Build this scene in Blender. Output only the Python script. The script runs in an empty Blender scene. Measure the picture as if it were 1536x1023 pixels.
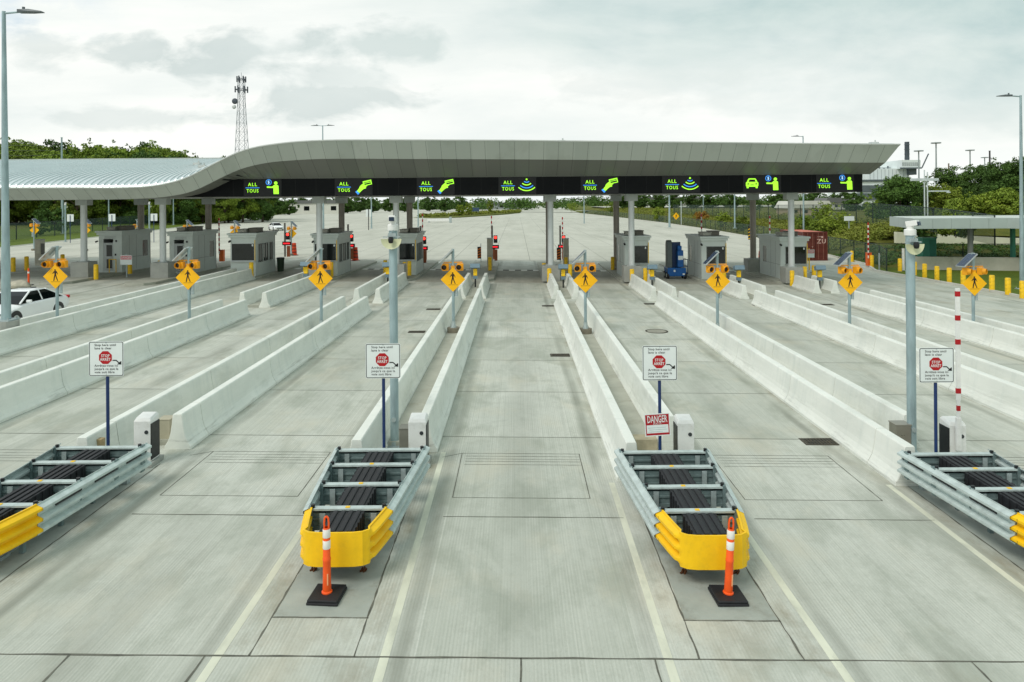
import bpy, bmesh, math, random
from mathutils import Vector, Matrix, Euler
random.seed(11)
RAD = math.radians
SC = bpy.context.scene
COL = SC.collection
# ---------------------------------------------------------------- camera and survey helpers
ROLL = RAD(0.45); CR = math.cos(ROLL); SR = math.sin(ROLL)
F = 1024.0; H = 5.66; K = 0.0155; CX, CY = 775.0, 303.0
def gz(x):                       # cross fall of the plaza
    return -K * max(-48.0, min(30.0, x))
def ray(px, py):
    u = px - CX; v = py - CY
    return (CR*u - SR*v)/F, (-SR*u - CR*v)/F
def G(px, py, h=0.0):            # survey: where a sight line meets the ground (plus h)
    X, Z = ray(px, py); D = 30.0
    for _ in range(60):
        D = (gz(X*D) + h - H)/Z
    return Vector((X*D, D, gz(X*D) + h))
def P(px, py, D):                # survey: point on a sight line at distance D
    X, Z = ray(px, py)
    return Vector((X*D, D, Z*D + H))
def XI(k): return 0.08 + 5.59*k   # island centre lines

# ---------------------------------------------------------------- materials
def lin(c):
    out = []
    for v in c:
        v = v/255.0
        out.append(v/12.92 if v <= 0.04045 else ((v+0.055)/1.055)**2.4)
    return out
_M = {}
class N:
    def __init__(s, name):
        s.m = bpy.data.materials.new(name); s.m.use_nodes = True
        s.t = s.m.node_tree; s.b = s.t.nodes['Principled BSDF']
        s.tc = None
    def n(s, typ, **kw):
        o = s.t.nodes.new(typ)
        for k, v in kw.items():
            if k in o.inputs.keys(): o.inputs[k].default_value = v
            else: setattr(o, k, v)
        return o
    def l(s, a, b): s.t.links.new(a, b)
    def coord(s, scale=(1,1,1), kind='Object', loc=(0,0,0)):
        if s.tc is None: s.tc = s.n('ShaderNodeTexCoord')
        mp = s.n('ShaderNodeMapping'); mp.inputs['Scale'].default_value = scale; mp.inputs['Location'].default_value = loc
        s.l(s.tc.outputs[kind], mp.inputs['Vector']); return mp.outputs['Vector']
    def noise(s, scale, vec=None, detail=4, rough=.55, dist=0):
        o = s.n('ShaderNodeTexNoise'); o.inputs['Scale'].default_value = scale; o.inputs['Detail'].default_value = detail
        o.inputs['Roughness'].default_value = rough; o.inputs['Distortion'].default_value = dist
        if vec is not None: s.l(vec, o.inputs['Vector'])
        return o.outputs['Fac']
    def ramp(s, fac, stops):
        o = s.n('ShaderNodeValToRGB'); e = o.color_ramp.elements
        while len(e) < len(stops): e.new(.5)
        for i, (p, c) in enumerate(stops):
            e[i].position = p
            e[i].color = (c, c, c, 1) if not hasattr(c, '__len__') else (*c[:3], 1)
        s.l(fac, o.inputs['Fac']); return o.outputs['Color']
    def mix(s, a, b, fac, mode='MIX'):
        o = s.n('ShaderNodeMix', data_type='RGBA', blend_type=mode)
        for sock, v in ((o.inputs[6], a), (o.inputs[7], b)):
            if hasattr(v, 'links') or hasattr(v, 'is_linked'): s.l(v, sock)
            else: sock.default_value = (*v[:3], 1)
        if hasattr(fac, 'is_linked'): s.l(fac, o.inputs[0])
        else: o.inputs[0].default_value = fac
        return o.outputs[2]
    def math(s, op, a, b=None):
        o = s.n('ShaderNodeMath', operation=op)
        for i, v in enumerate((a, b)):
            if v is None: continue
            if hasattr(v, 'is_linked'): s.l(v, o.inputs[i])
            else: o.inputs[i].default_value = v
        return o.outputs[0]
    def bump(s, h, strength=.3, dist=.02):
        o = s.n('ShaderNodeBump'); o.inputs['Strength'].default_value = strength; o.inputs['Distance'].default_value = dist
        s.l(h, o.inputs['Height']); s.l(o.outputs['Normal'], s.b.inputs['Normal'])
    def col(s, c):
        if hasattr(c, 'is_linked'): s.l(c, s.b.inputs['Base Color'])
        else: s.b.inputs['Base Color'].default_value = (*c[:3], 1)
    def set(s, rough=.6, metal=0., spec=.5):
        s.b.inputs['Roughness'].default_value = rough; s.b.inputs['Metallic'].default_value = metal
        s.b.inputs['Specular IOR Level'].default_value = spec

def mat(name, rgb, rough=.6, metal=0., var=.12, scale=2.5, bump=0., bscale=40, spec=.4, stretch=(1,1,1), dirt=None):
    """procedural paint / metal / plastic: base colour with soft mottling, optional dirt and bump"""
    if name in _M: return _M[name]
    k = N(name); base = lin(rgb)
    v = k.coord(stretch)
    n1 = k.noise(scale, v, 5)
    hi = [min(1, x*(1+var)) for x in base]; lo = [x*(1-var) for x in base]
    c = k.ramp(n1, [(.32, lo), (.68, hi)])
    if dirt:
        n2 = k.noise(dirt[1], v, 6, .65)
        f = k.ramp(n2, [(.5, 0), (.72, dirt[2])])
        c = k.mix(c, lin(dirt[0]), f)
    k.col(c); k.set(rough, metal, spec)
    rr = k.ramp(n1, [(.3, max(0, rough-.08)), (.7, min(1, rough+.08))]); k.l(rr, k.b.inputs['Roughness'])
    if bump: k.bump(k.noise(bscale, v, 4), bump, .01)
    _M[name] = k.m; return k.m

def glow(name, rgb, strength):
    if name in _M: return _M[name]
    k = N(name); k.col(lin(rgb)); k.set(.5)
    k.b.inputs['Emission Color'].default_value = (*lin(rgb), 1); k.b.inputs['Emission Strength'].default_value = strength
    _M[name] = k.m; return k.m

# ---------------------------------------------------------------- mesh builder
class MB:
    def __init__(s): s.v = []; s.f = []
    def add(s, vs, fs):
        o = len(s.v); s.v += [tuple(p) for p in vs]; s.f += [tuple(i+o for i in f) for f in fs]; return s
    def box(s, x0, y0, z0, x1, y1, z1):
        return s.add([(x0,y0,z0),(x1,y0,z0),(x1,y1,z0),(x0,y1,z0),(x0,y0,z1),(x1,y0,z1),(x1,y1,z1),(x0,y1,z1)],
                     [(0,3,2,1),(4,5,6,7),(0,1,5,4),(1,2,6,5),(2,3,7,6),(3,0,4,7)])
    def cbox(s, c, sx, sy, sz): return s.box(c[0]-sx/2, c[1]-sy/2, c[2]-sz/2, c[0]+sx/2, c[1]+sy/2, c[2]+sz/2)
    def obox(s, c, ax, ay, az):      # oriented box: centre and three half axes
        c = Vector(c); ax = Vector(ax); ay = Vector(ay); az = Vector(az)
        vs = [c+i*ax+j*ay+k*az for k in (-1,1) for i, j in ((-1,-1),(1,-1),(1,1),(-1,1))]
        return s.add(vs, [(0,3,2,1),(4,5,6,7),(0,1,5,4),(1,2,6,5),(2,3,7,6),(3,0,4,7)])
    def cyl(s, p, q, r, n=12, r2=None):
        p = Vector(p); q = Vector(q); r2 = r if r2 is None else r2
        d = (q-p).normalized(); a = d.orthogonal().normalized(); b = d.cross(a)
        vs = []; 
        for c, rr in ((p, r), (q, r2)):
            for i in range(n):
                t = 2*math.pi*i/n; vs.append(c + rr*(math.cos(t)*a + math.sin(t)*b))
        fs = [(i, (i+1) % n, n+(i+1) % n, n+i) for i in range(n)]
        fs += [tuple(reversed(range(n))), tuple(range(n, 2*n))]
        return s.add(vs, fs)
    def bar(s, p, q, w, h=None):     # square bar between two points
        p = Vector(p); q = Vector(q); d = q-p; h = h or w
        up = Vector((0,0,1)) if abs(d.normalized().z) < .95 else Vector((0,1,0))
        a = d.cross(up).normalized()*w/2; b = a.cross(d).normalized()*h/2
        return s.obox((p+q)/2, d/2, a, b)
    def tube(s, pts, r, n=8):
        for a, b in zip(pts, pts[1:]): s.cyl(a, b, r, n)
        return s
    def prism(s, poly, axis, a, b):  # outline extruded along an axis
        n = len(poly)
        def pt(u, w, t):
            return {'x': (t, u, w), 'y': (u, t, w), 'z': (u, w, t)}[axis]
        vs = [pt(u, w, a) for u, w in poly] + [pt(u, w, b) for u, w in poly]
        fs = [tuple(range(n)), tuple(reversed(range(n, 2*n)))]
        fs += [(i, n+i, n+(i+1) % n, (i+1) % n) for i in range(n)]
        return s.add(vs, fs)
    def lathe(s, prof, c=(0,0,0), n=16, axis='z'):   # (radius, height) pairs
        vs = []; m = len(prof)
        for i in range(n):
            t = 2*math.pi*i/n
            for r, h in prof:
                p = {'z': (r*math.cos(t), r*math.sin(t), h), 'y': (r*math.cos(t), h, r*math.sin(t)), 'x': (h, r*math.cos(t), r*math.sin(t))}[axis]
                vs.append((p[0]+c[0], p[1]+c[1], p[2]+c[2]))
        fs = [(i*m+j, ((i+1) % n)*m+j, ((i+1) % n)*m+j+1, i*m+j+1) for i in range(n) for j in range(m-1)]
        return s.add(vs, fs)
    def loft(s, rings, closed=True, caps=True):
        m = len(rings[0]); vs = [p for r in rings for p in r]; fs = []
        for i in range(len(rings)-1):
            for j in range(m if closed else m-1):
                fs.append((i*m+j, i*m+(j+1) % m, (i+1)*m+(j+1) % m, (i+1)*m+j))
        if caps and closed:
            fs += [tuple(reversed(range(m))), tuple(range((len(rings)-1)*m, len(rings)*m))]
        return s.add(vs, fs)
    def sheet(s, grid):
        m = len(grid[0]); vs = [p for r in grid for p in r]
        return s.add(vs, [(i*m+j, i*m+j+1, (i+1)*m+j+1, (i+1)*m+j) for i in range(len(grid)-1) for j in range(m-1)])
    def xf(s, M):
        s.v = [tuple(M @ Vector(p)) for p in s.v]; return s
    def build(s, name, m, parent=None, loc=None, bevel=0, smooth=False, recalc=True, rz=0):
        me = bpy.data.meshes.new(name); me.from_pydata(s.v, [], s.f)
        if recalc:
            bm = bmesh.new(); bm.from_mesh(me); bmesh.ops.recalc_face_normals(bm, faces=bm.faces); bm.to_mesh(me); bm.free()
        me.materials.append(m)
        if smooth:
            for p in me.polygons: p.use_smooth = True
        me.update()
        o = bpy.data.objects.new(name, me); COL.objects.link(o)
        if smooth == 'auto':
            try: me.set_sharp_from_angle(angle=RAD(35))
            except Exception: pass
        if parent: o.parent = parent
        if loc is not None: o.location = loc
        if rz: o.rotation_euler.z = rz
        if bevel:
            b = o.modifiers.new('Bevel', 'BEVEL'); b.width = bevel; b.segments = 2; b.limit_method = 'ANGLE'; b.angle_limit = RAD(40)
        return o

def tag(o, label, cat, group=None, kind=None):
    if label: o['label'] = label
    if cat: o['category'] = cat
    if group: o['group'] = group
    if kind: o['kind'] = kind
    return o
def thing(name, label, cat, loc=(0,0,0), rz=0, group=None):
    o = bpy.data.objects.new(name, None); COL.objects.link(o)
    o.empty_display_size = .2
    o.location = loc; o.rotation_euler = (0, 0, rz)
    return tag(o, label, cat, group)
_kids = {}
def kids(o): return [c for c in bpy.data.objects if c.parent == o]
def dup(root, loc, rz=None, label=None, group=None, scale=None, skip=()):
    def rec(o, par):
        c = o.copy(); COL.objects.link(c)
        if par: c.parent = par
        for ch in kids(o):
            if ch.name.split('.')[0] in skip: continue
            rec(ch, c)
        return c
    r = rec(root, None); r.location = loc
    if rz is not None: r.rotation_euler.z = rz
    if label: r['label'] = label
    if group: r['group'] = group
    if scale: r.scale = scale
    return r
def struct(o): o['kind'] = 'structure'; return o

def text(name, s, size, m, parent=None, loc=(0,0,0), rot=(RAD(90),0,0), sx=1, bold=0, align='CENTER', ext=.002, lay=1.0, sp=1.0):
    cu = bpy.data.curves.new(name, 'FONT'); cu.body = s; cu.size = size; cu.align_x = align; cu.align_y = 'CENTER'
    cu.offset = bold; cu.extrude = ext; cu.space_line = lay; cu.resolution_u = 2; cu.space_character = sp
    t = bpy.data.objects.new(name, cu); COL.objects.link(t)
    dg = bpy.context.evaluated_depsgraph_get(); dg.update()
    me = bpy.data.meshes.new_from_object(t.evaluated_get(dg))
    bpy.data.objects.remove(t); bpy.data.curves.remove(cu)
    me.name = name; me.materials.clear(); me.materials.append(m)
    o = bpy.data.objects.new(name, me); COL.objects.link(o)
    o.location = loc; o.rotation_euler = rot; o.scale = (sx, 1, 1)
    if parent: o.parent = parent
    return o
def circle(cx, cz, r, n=16, a0=0, a1=360):
    return [(cx + r*math.cos(RAD(a0+(a1-a0)*i/n)), cz + r*math.sin(RAD(a0+(a1-a0)*i/n))) for i in range(n if a1-a0 == 360 else n+1)]
def arcband(cx, cz, r0, r1, a0, a1, n=12):
    return circle(cx, cz, r1, n, a0, a1) + list(reversed(circle(cx, cz, r0, n, a0, a1)))

# ---------------------------------------------------------------- shared materials
GALV = mat('galvanised_steel', (168,180,180), .45, .25, .14, 9, .06, 60)
GALVL = mat('galvanised_steel_pale', (190,202,199), .45, .2, .13, 7, .05, 60)
POLE = mat('galvanised_pole', (152,172,175), .5, .2, .2, 5, .05, 50, stretch=(1,1,.25))
YEL = mat('yellow_plastic', (246,196,20), .5, 0, .07, 3, .05, 30, spec=.3, dirt=((206,166,36), 9, .28))
YELP = mat('yellow_paint', (242,196,26), .5, 0, .12, 6, .05, 40, dirt=((110,95,50), 5, .5))
SIGNY = mat('sign_yellow_sheeting', (255,188,10), .35, 0, .03, 4)
BEACON = mat('beacon_yellow', (236,160,18), .45, 0, .06, 5)
BLACK = mat('black_rubber', (36,37,40), .6, 0, .2, 8, .15, 60)
DARKP = mat('dark_plastic', (28,30,32), .4, 0, .15, 10)
INK = mat('black_print', (22,22,24), .5, 0, .05, 4)
WHITE = mat('white_paint', (232,232,228), .4, 0, .04, 3, dirt=((170,168,155), 4, .4))
SIGNW = mat('white_sheeting', (226,232,230), .4, 0, .03, 3)
RED = mat('sign_red', (178,16,26), .4, 0, .05, 5)
BLUEP = mat('blue_paint', (28,52,98), .45, 0, .1, 5)
ORANGE = mat('orange_plastic', (248,92,28), .45, 0, .08, 6, .05, 40)
BANDW = mat('reflective_band', (235,232,225), .35, 0, .04, 6)
GREYB = mat('booth_grey_panel', (198,206,200), .5, .0, .06, 1.2, .03, 30)
GREYD = mat('booth_grey_trim', (176,182,178), .5, .0, .07, 2)
ALU = mat('aluminium', (185,190,188), .38, .5, .07, 4)
GLASSD = mat('dark_glass', (22,26,27), .08, 0, .2, 1.5, spec=.6)
CONC = None
# ================================================================ camera, sky, sun
cam_d = bpy.data.cameras.new('camera'); cam = bpy.data.objects.new('camera', cam_d); COL.objects.link(cam)
cam_d.sensor_width = 36; cam_d.lens = 36*F/1536; cam_d.clip_end = 6000; cam_d.clip_start = .1
cam_d.shift_x = (768-CX)/1536; cam_d.shift_y = -(511.5-CY)/1536
mx = Matrix(((CR, SR, 0, 0), (0, 0, -1, 0), (-SR, CR, 0, H), (0, 0, 0, 1)))
cam.matrix_world = mx
SC.camera = cam
SUN_EL, SUN_AZ = RAD(50), RAD(222)          # azimuth clockwise from +Y: behind and to the left of the camera
sd = bpy.data.lights.new('sun', 'SUN'); sd.energy = 1.4; sd.angle = RAD(22); sd.color = (1, .95, .87)
sun = bpy.data.objects.new('sun', sd); COL.objects.link(sun)
sdir = Vector((math.sin(SUN_AZ)*math.cos(SUN_EL), math.cos(SUN_AZ)*math.cos(SUN_EL), math.sin(SUN_EL)))
sun.rotation_euler = sdir.to_track_quat('Z', 'Y').to_euler(); sun.location = (-40, -60, 80)

w = bpy.data.worlds.new('World'); SC.world = w; w.use_nodes = True
wt = w.node_tree; bg = wt.nodes['Background']; bg.inputs['Strength'].default_value = .1
def wn(t, **kw):
    o = wt.nodes.new(t)
    for k_, v_ in kw.items():
        if k_ in o.inputs.keys(): o.inputs[k_].default_value = v_
        else: setattr(o, k_, v_)
    return o
WL = wt.links.new
sky = wn('ShaderNodeTexSky', sky_type='NISHITA', sun_disc=False, sun_elevation=SUN_EL, sun_rotation=SUN_AZ, air_density=1.0, dust_density=2.0)
tc = wn('ShaderNodeTexCoord'); sep = wn('ShaderNodeSeparateXYZ'); WL(tc.outputs['Generated'], sep.inputs[0])
def wm(op, a, b=None, c=None, clamp=False):
    o = wn('ShaderNodeMath', operation=op, use_clamp=clamp)
    for i_, v_ in enumerate((a, b, c)):
        if v_ is None: continue
        if hasattr(v_, 'is_linked'): WL(v_, o.inputs[i_])
        else: o.inputs[i_].default_value = v_
    return o.outputs[0]
zc = wm('MAXIMUM', sep.outputs['Z'], 0.0)
den = wm('ADD', zc, .16)
cmb = wn('ShaderNodeCombineXYZ'); WL(wm('DIVIDE', sep.outputs['X'], den), cmb.inputs[0]); WL(wm('DIVIDE', sep.outputs['Y'], den), cmb.inputs[1])
def wnoise(scale, loc, detail=6, rough=.55, dist=.4, sc=(1,1,1)):
    mp = wn('ShaderNodeMapping'); mp.inputs['Location'].default_value = loc; mp.inputs['Scale'].default_value = sc
    WL(cmb.outputs[0], mp.inputs[0])
    o = wn('ShaderNodeTexNoise'); o.inputs['Scale'].default_value = scale; o.inputs['Detail'].default_value = detail
    o.inputs['Roughness'].default_value = rough; o.inputs['Distortion'].default_value = dist
    WL(mp.outputs[0], o.inputs['Vector']); return o.outputs['Fac']
def wramp(fac, stops):
    o = wn('ShaderNodeValToRGB'); e = o.color_ramp.elements
    while len(e) < len(stops): e.new(.5)
    for i_, (p_, c_) in enumerate(stops):
        e[i_].position = p_; e[i_].color = (*c_, 1) if hasattr(c_, '__len__') else (c_, c_, c_, 1)
    WL(fac, o.inputs['Fac']); return o.outputs['Color']
def wmix(a, b, fac):
    o = wn('ShaderNodeMix', data_type='RGBA')
    for s_, v_ in ((o.inputs[6], a), (o.inputs[7], b)):
        if hasattr(v_, 'is_linked'): WL(v_, s_)
        else: s_.default_value = (*v_, 1)
    if hasattr(fac, 'is_linked'): WL(fac, o.inputs[0])
    else: o.inputs[0].default_value = fac
    return o.outputs[2]
# flat cloud deck coordinates: bearing and height over the horizon
ay_ = wm('MAXIMUM', wm('ABSOLUTE', sep.outputs['Y']), .12)
ca = wm('DIVIDE', sep.outputs['X'], ay_); cz_ = wm('DIVIDE', zc, ay_)
cc2 = wn('ShaderNodeCombineXYZ'); WL(ca, cc2.inputs[0]); WL(cz_, cc2.inputs[1])
def cnoise(scale, sc, loc, detail=7, rough=.58, dist=.25):
    mp = wn('ShaderNodeMapping'); mp.inputs['Location'].default_value = loc; mp.inputs['Scale'].default_value = sc
    WL(cc2.outputs[0], mp.inputs[0])
    o = wn('ShaderNodeTexNoise'); o.inputs['Scale'].default_value = scale; o.inputs['Detail'].default_value = detail
    o.inputs['Roughness'].default_value = rough; o.inputs['Distortion'].default_value = dist
    WL(mp.outputs[0], o.inputs['Vector']); return o.outputs['Fac']
edge = cnoise(9, (1, 2.0, 1), (2.1, .4, 0)); edge2 = cnoise(3.2, (1, 2.6, 1), (5.3, 1.4, 0)); wisp = cnoise(2.2, (1, 5.0, 1), (.7, 3.1, 0))
base = wramp(wisp, [(.30, (7.7, 8.25, 8.05)), (.50, (8.7, 9.0, 8.7)), (.66, (9.4, 9.5, 9.1))])
mask = None
for bx, bz, rx, rz, amt in ((-.70,.236,.048,.030,.55),(-.555,.232,.056,.024,.75),(-.415,.215,.10,.038,.8),(-.225,.225,.095,.032,1.0),(-.33,.148,.13,.034,.8),(-.255,.185,.07,.034,.6),(-.60,.130,.12,.016,.5),(.62,.12,.14,.02,.35),(.22,.17,.16,.03,.3),(-1.25,.2,.2,.05,.8),(1.3,.16,.25,.05,.7)):
    dx_ = wm('DIVIDE', wm('SUBTRACT', ca, bx), rx); dz_ = wm('DIVIDE', wm('SUBTRACT', cz_, bz), rz)
    d_ = wm('SQRT', wm('ADD', wm('MULTIPLY', dx_, dx_), wm('MULTIPLY', dz_, dz_)))
    m_ = wm('SUBTRACT', wm('MULTIPLY_ADD', edge, 5.0, -1.15), d_)
    m_ = wm('MULTIPLY', wm('MULTIPLY', m_, 1.15, clamp=True), amt)
    mask = m_ if mask is None else wm('MAXIMUM', mask, m_)
cloud = wmix(base, wramp(edge2, [(.35, (5.3, 6.1, 6.0)), (.65, (6.5, 7.2, 7.0))]), wm('MULTIPLY', mask, .95, clamp=True))
# the higher, right-hand part of the deck is thicker and turns grey and teal
th = wm('ADD', wm('MULTIPLY', wm('SUBTRACT', cz_, .15), 5.5), wm('ADD', wm('MULTIPLY', wm('SUBTRACT', ca, .12), .85), wm('MULTIPLY', wm('SUBTRACT', edge2, .5), 1.5)))
th = wm('MULTIPLY', wm('MULTIPLY', th, .95, clamp=True), wm('MULTIPLY_ADD', ca, 2.2, .75, clamp=True))
cloud = wmix(cloud, wramp(edge, [(.35, (4.2, 5.6, 5.6)), (.62, (5.3, 6.5, 6.3))]), wm('MULTIPLY', th, .9, clamp=True))
gp_ = wm('MULTIPLY', wm('MULTIPLY', wm('MULTIPLY', wm('SUBTRACT', wm('MULTIPLY', ca, -1), .56), 4.0, clamp=True), wm('MULTIPLY', wm('SUBTRACT', cz_, .235), 30.0, clamp=True)), wm('MULTIPLY', wm('SUBTRACT', edge, .40), 6.0, clamp=True), clamp=True)
skyb = wmix(sky.outputs[0], (5.6, 7.2, 8.7), .8)
col = wmix(cloud, skyb, wm('MULTIPLY', gp_, .7))
hz = wm('SUBTRACT', 1.0, wm('MULTIPLY', cz_, 13.0), clamp=True)
col = wmix(col, (8.2, 8.8, 8.8), wm('MULTIPLY', hz, .6))
WL(col, bg.inputs['Color'])
SC.view_settings.view_transform = 'Standard'; SC.view_settings.look = 'None'; SC.view_settings.gamma = 1; SC.view_settings.exposure = .14
try:
    SC.cycles.max_bounces = 5; SC.cycles.transparent_max_bounces = 12; SC.cycles.use_denoising = True
except Exception: pass

# ================================================================ ground materials
def concrete_lane():
    k = N('brushed_concrete')
    v = k.coord(); vs = k.coord((1.6, .16, 1)); vt = k.coord((24, .12, 1)); vf = k.coord((44, .08, 1))
    big = k.noise(.42, k.coord((1.3, .55, 1)), 6, .66); streak = k.noise(1.0, vs, 6, .6); tine = k.noise(1.0, vt, 3, .6); fine = k.noise(1.0, vf, 2, .5)
    a, b = lin((188,191,180)), lin((206,208,198))
    c = k.ramp(big, [(.3, a), (.7, b)])
    c = k.mix(c, lin((136,143,130)), k.ramp(streak, [(.48, 0), (.72, .15)]))
    c = k.mix(c, lin((212,213,204)), k.ramp(k.noise(1.0, k.coord((2.6, .2, 1), loc=(9, 4, 0)), 5, .6), [(.5, 0), (.7, .14)]))
    c = k.mix(c, lin((128,131,120)), k.ramp(tine, [(.46, 0), (.7, .24)]))
    c = k.mix(c, lin((218,218,208)), k.ramp(fine, [(.5, 0), (.68, .34)]))
    wv = k.n('ShaderNodeTexWave', wave_type='BANDS', bands_direction='X'); wv.inputs['Scale'].default_value = 6.5; wv.inputs['Distortion'].default_value = 1.2
    wv.inputs['Detail'].default_value = 2; wv.inputs['Detail Scale'].default_value = .6; k.l(k.coord((1, .04, 1), loc=(.3, 0, 0)), wv.inputs['Vector'])
    c = k.mix(c, lin((140,143,131)), k.math('MULTIPLY', k.ramp(wv.outputs['Fac'], [(.35, 0), (.85, 1)]), k.ramp(k.noise(.8, v, 4), [(.35, .05), (.65, .26)])))
    c = k.mix(c, lin((150,152,141)), k.ramp(k.noise(3.2, v, 7, .72), [(.5, 0), (.75, .32)]))
    c = k.mix(c, lin((206,208,198)), k.ramp(k.noise(1.1, k.coord((1, .7, 1), loc=(2, 7, 3)), 7, .7), [(.52, 0), (.75, .4)]))
    c = k.mix(c, lin((150,150,138)), k.ramp(k.noise(38, k.coord((1, .6, 1)), 3, .7), [(.52, 0), (.72, .3)]))
    c = k.mix(c, lin((218,219,210)), k.ramp(k.noise(30, k.coord((1, .5, 1), loc=(8,8,0)), 3, .7), [(.54, 0), (.74, .3)]))
    # every cast slab has its own tone
    sx = k.n('ShaderNodeSeparateXYZ'); k.l(v, sx.inputs[0])
    fx = k.math('FLOOR', k.math('DIVIDE', k.math('ADD', sx.outputs[0], 60.0), 2.795)); fy = k.math('FLOOR', k.math('DIVIDE', k.math('SUBTRACT', sx.outputs[1], .45), 3.99))
    cb = k.n('ShaderNodeCombineXYZ'); k.l(fx, cb.inputs[0]); k.l(fy, cb.inputs[1])
    wn_ = k.n('ShaderNodeTexWhiteNoise'); k.l(cb.outputs[0], wn_.inputs['Vector'])
    c = k.mix(c, lin((156,161,148)), k.math('MULTIPLY', wn_.outputs['Value'], .4))
    # warm and dark blotches left by tyres and rain
    c = k.mix(c, lin((196,190,170)), k.ramp(k.noise(.7, k.coord((1, .6, 1), loc=(11, 5, 0)), 5, .6), [(.52, 0), (.72, .5)]))
    c = k.mix(c, lin((142,148,134)), k.ramp(k.noise(.75, k.coord((1.2, .55, 1), loc=(21, 15, 0)), 6, .62, .3), [(.50, 0), (.64, .45)]))
    # wheel dirt: a grey band beside each painted edge and a faint one down the middle of the lane
    tt = k.math('ADD', k.math('DIVIDE', k.math('SUBTRACT', sx.outputs[0], .08), 5.59), 20.5)
    dd = k.math('MULTIPLY', k.math('ABSOLUTE', k.math('SUBTRACT', k.math('FRACT', tt), .5)), 2.0)
    dd = k.math('ADD', dd, k.math('MULTIPLY', k.math('SUBTRACT', k.noise(.35, k.coord((.4, 1, 1), loc=(1, 2, 5)), 3), .5), .07))
    band = k.ramp(dd, [(0, .42), (.10, .3), (.20, .04), (.40, .0), (.505, .05), (.545, .95), (.575, .8), (.62, 0)])
    patch = k.ramp(k.noise(.33, k.coord((.8, .5, 1), loc=(4, 1, 2)), 4, .6), [(.40, .05), (.62, 1)])
    c = k.mix(c, lin((126,129,118)), k.math('MULTIPLY', k.math('MULTIPLY', band, patch), .75))
    soil = k.math('MULTIPLY', k.ramp(dd, [(.62, 0), (.70, 1), (.80, .5)]), k.ramp(k.noise(1.3, k.coord((1, .55, 1), loc=(6, 3, 0)), 7, .7), [(.47, 0), (.68, .75)]))
    c = k.mix(c, lin((140,132,112)), soil)
    stain = k.noise(.55, k.coord((1, .3, 1), loc=(3, 8, 0)), 7, .68, .4)
    c = k.mix(c, lin((112,110,98)), k.ramp(stain, [(.56, 0), (.78, .5)]))
    k.col(c); k.set(.82, 0, .3)
    k.bump(k.math('ADD', k.math('MULTIPLY', fine, .7), k.math('MULTIPLY', k.noise(60, v, 2), .3)), .35, .01)
    return k.m
LANE = concrete_lane()
def concrete_smooth(name, a, b, dirtc, dk=.5, sc=1.2, stretch=(1,1,1)):
    k = N(name); v = k.coord(stretch)
    c = k.ramp(k.noise(sc, v, 6, .62), [(.3, lin(a)), (.7, lin(b))])
    c = k.mix(c, lin(dirtc), k.ramp(k.noise(sc*.8, k.coord(stretch, loc=(5,2,1)), 7, .7, .3), [(.54, 0), (.76, dk)]))
    k.col(c); k.set(.85, 0, .25); k.bump(k.noise(26, v, 5, .65), .25, .01); return k.m
SLAB = concrete_smooth('trowelled_concrete', (150,156,148), (172,177,168), (118,112,98), .7, 1.6)
FARC = concrete_smooth('far_concrete', (180,180,167), (199,198,186), (152,152,140), .7, .16, (1.5, .3, 1))
ISLC = concrete_smooth('island_concrete', (160,161,149), (178,179,166), (128,122,104), .6, 1.4)
def barrier_concrete():
    k = N('barrier_concrete'); v = k.coord(); v2 = k.coord((1, .5, 1.6))
    c = k.ramp(k.noise(1.1, v2, 6, .62), [(.3, lin((218,221,213))), (.7, lin((233,235,227)))])
    c = k.mix(c, lin((178,182,170)), k.ramp(k.noise(.9, k.coord((1, .5, 1.6), loc=(5,2,1)), 7, .7, .3), [(.52, 0), (.74, .5)]))
    c = k.mix(c, lin((200,207,201)), k.ramp(k.noise(1.6, k.coord((1, 1.6, .22), loc=(2,8,4)), 6, .7), [(.5, 0), (.7, .45)]))      # rain runs
    sx = k.n('ShaderNodeSeparateXYZ'); k.l(v, sx.inputs[0])
    hgt = k.math('ADD', sx.outputs[2], k.math('MULTIPLY', sx.outputs[0], .0155))
    low = k.ramp(hgt, [(.05, 1), (.16, .75), (.42, 0)])
    scuff = k.ramp(k.noise(1.0, k.coord((1, .55, 9), loc=(1,4,2)), 7, .75, .3), [(.54, 0), (.68, .6)])
    c = k.mix(c, lin((138,138,128)), k.math('MULTIPLY', low, scuff))
    c = k.mix(c, lin((120,116,104)), k.ramp(k.noise(7, k.coord((1, .8, 2)), 7, .75), [(.66, 0), (.78, .5)]))
    k.col(c); k.set(.85, 0, .25); k.bump(k.noise(22, v, 5, .65), .25, .01); return k.m
WALLC = barrier_concrete() if True else concrete_smooth('barrier_concrete', (212,217,208), (229,232,223), (176,180,168), .85, 1.1, (1, .5, 1.6))
GREYC = concrete_smooth('grey_concrete', (150,152,146), (172,173,166), (120,116,104), .5, 1.5)
JOINT = mat('joint_sealant', (98,98,88), .8, 0, .3, 6)
CUT = mat('saw_cut', (104,104,94), .85, 0, .3, 8)
LINEP = mat('worn_lane_paint', (210,211,192), .75, 0, .1, 3, dirt=((186,188,172), 4, .9), stretch=(1,.4,1))
def grass(name, a, b, d):
    k = N(name); v = k.coord()
    c = k.ramp(k.noise(.35, v, 6, .6), [(.3, lin(a)), (.7, lin(b))])
    c = k.mix(c, lin(d), k.ramp(k.noise(6, v, 5, .7), [(.42, 0), (.7, .7)]))
    k.col(c); k.set(.9, 0, .2); k.bump(k.noise(14, v, 6, .7), .8, .12); return k.m
GRASS = grass('mown_grass', (84,102,30), (108,124,42), (64,84,26))
ROUGHG = grass('rough_grass', (88,98,34), (116,118,52), (66,76,26))
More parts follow.
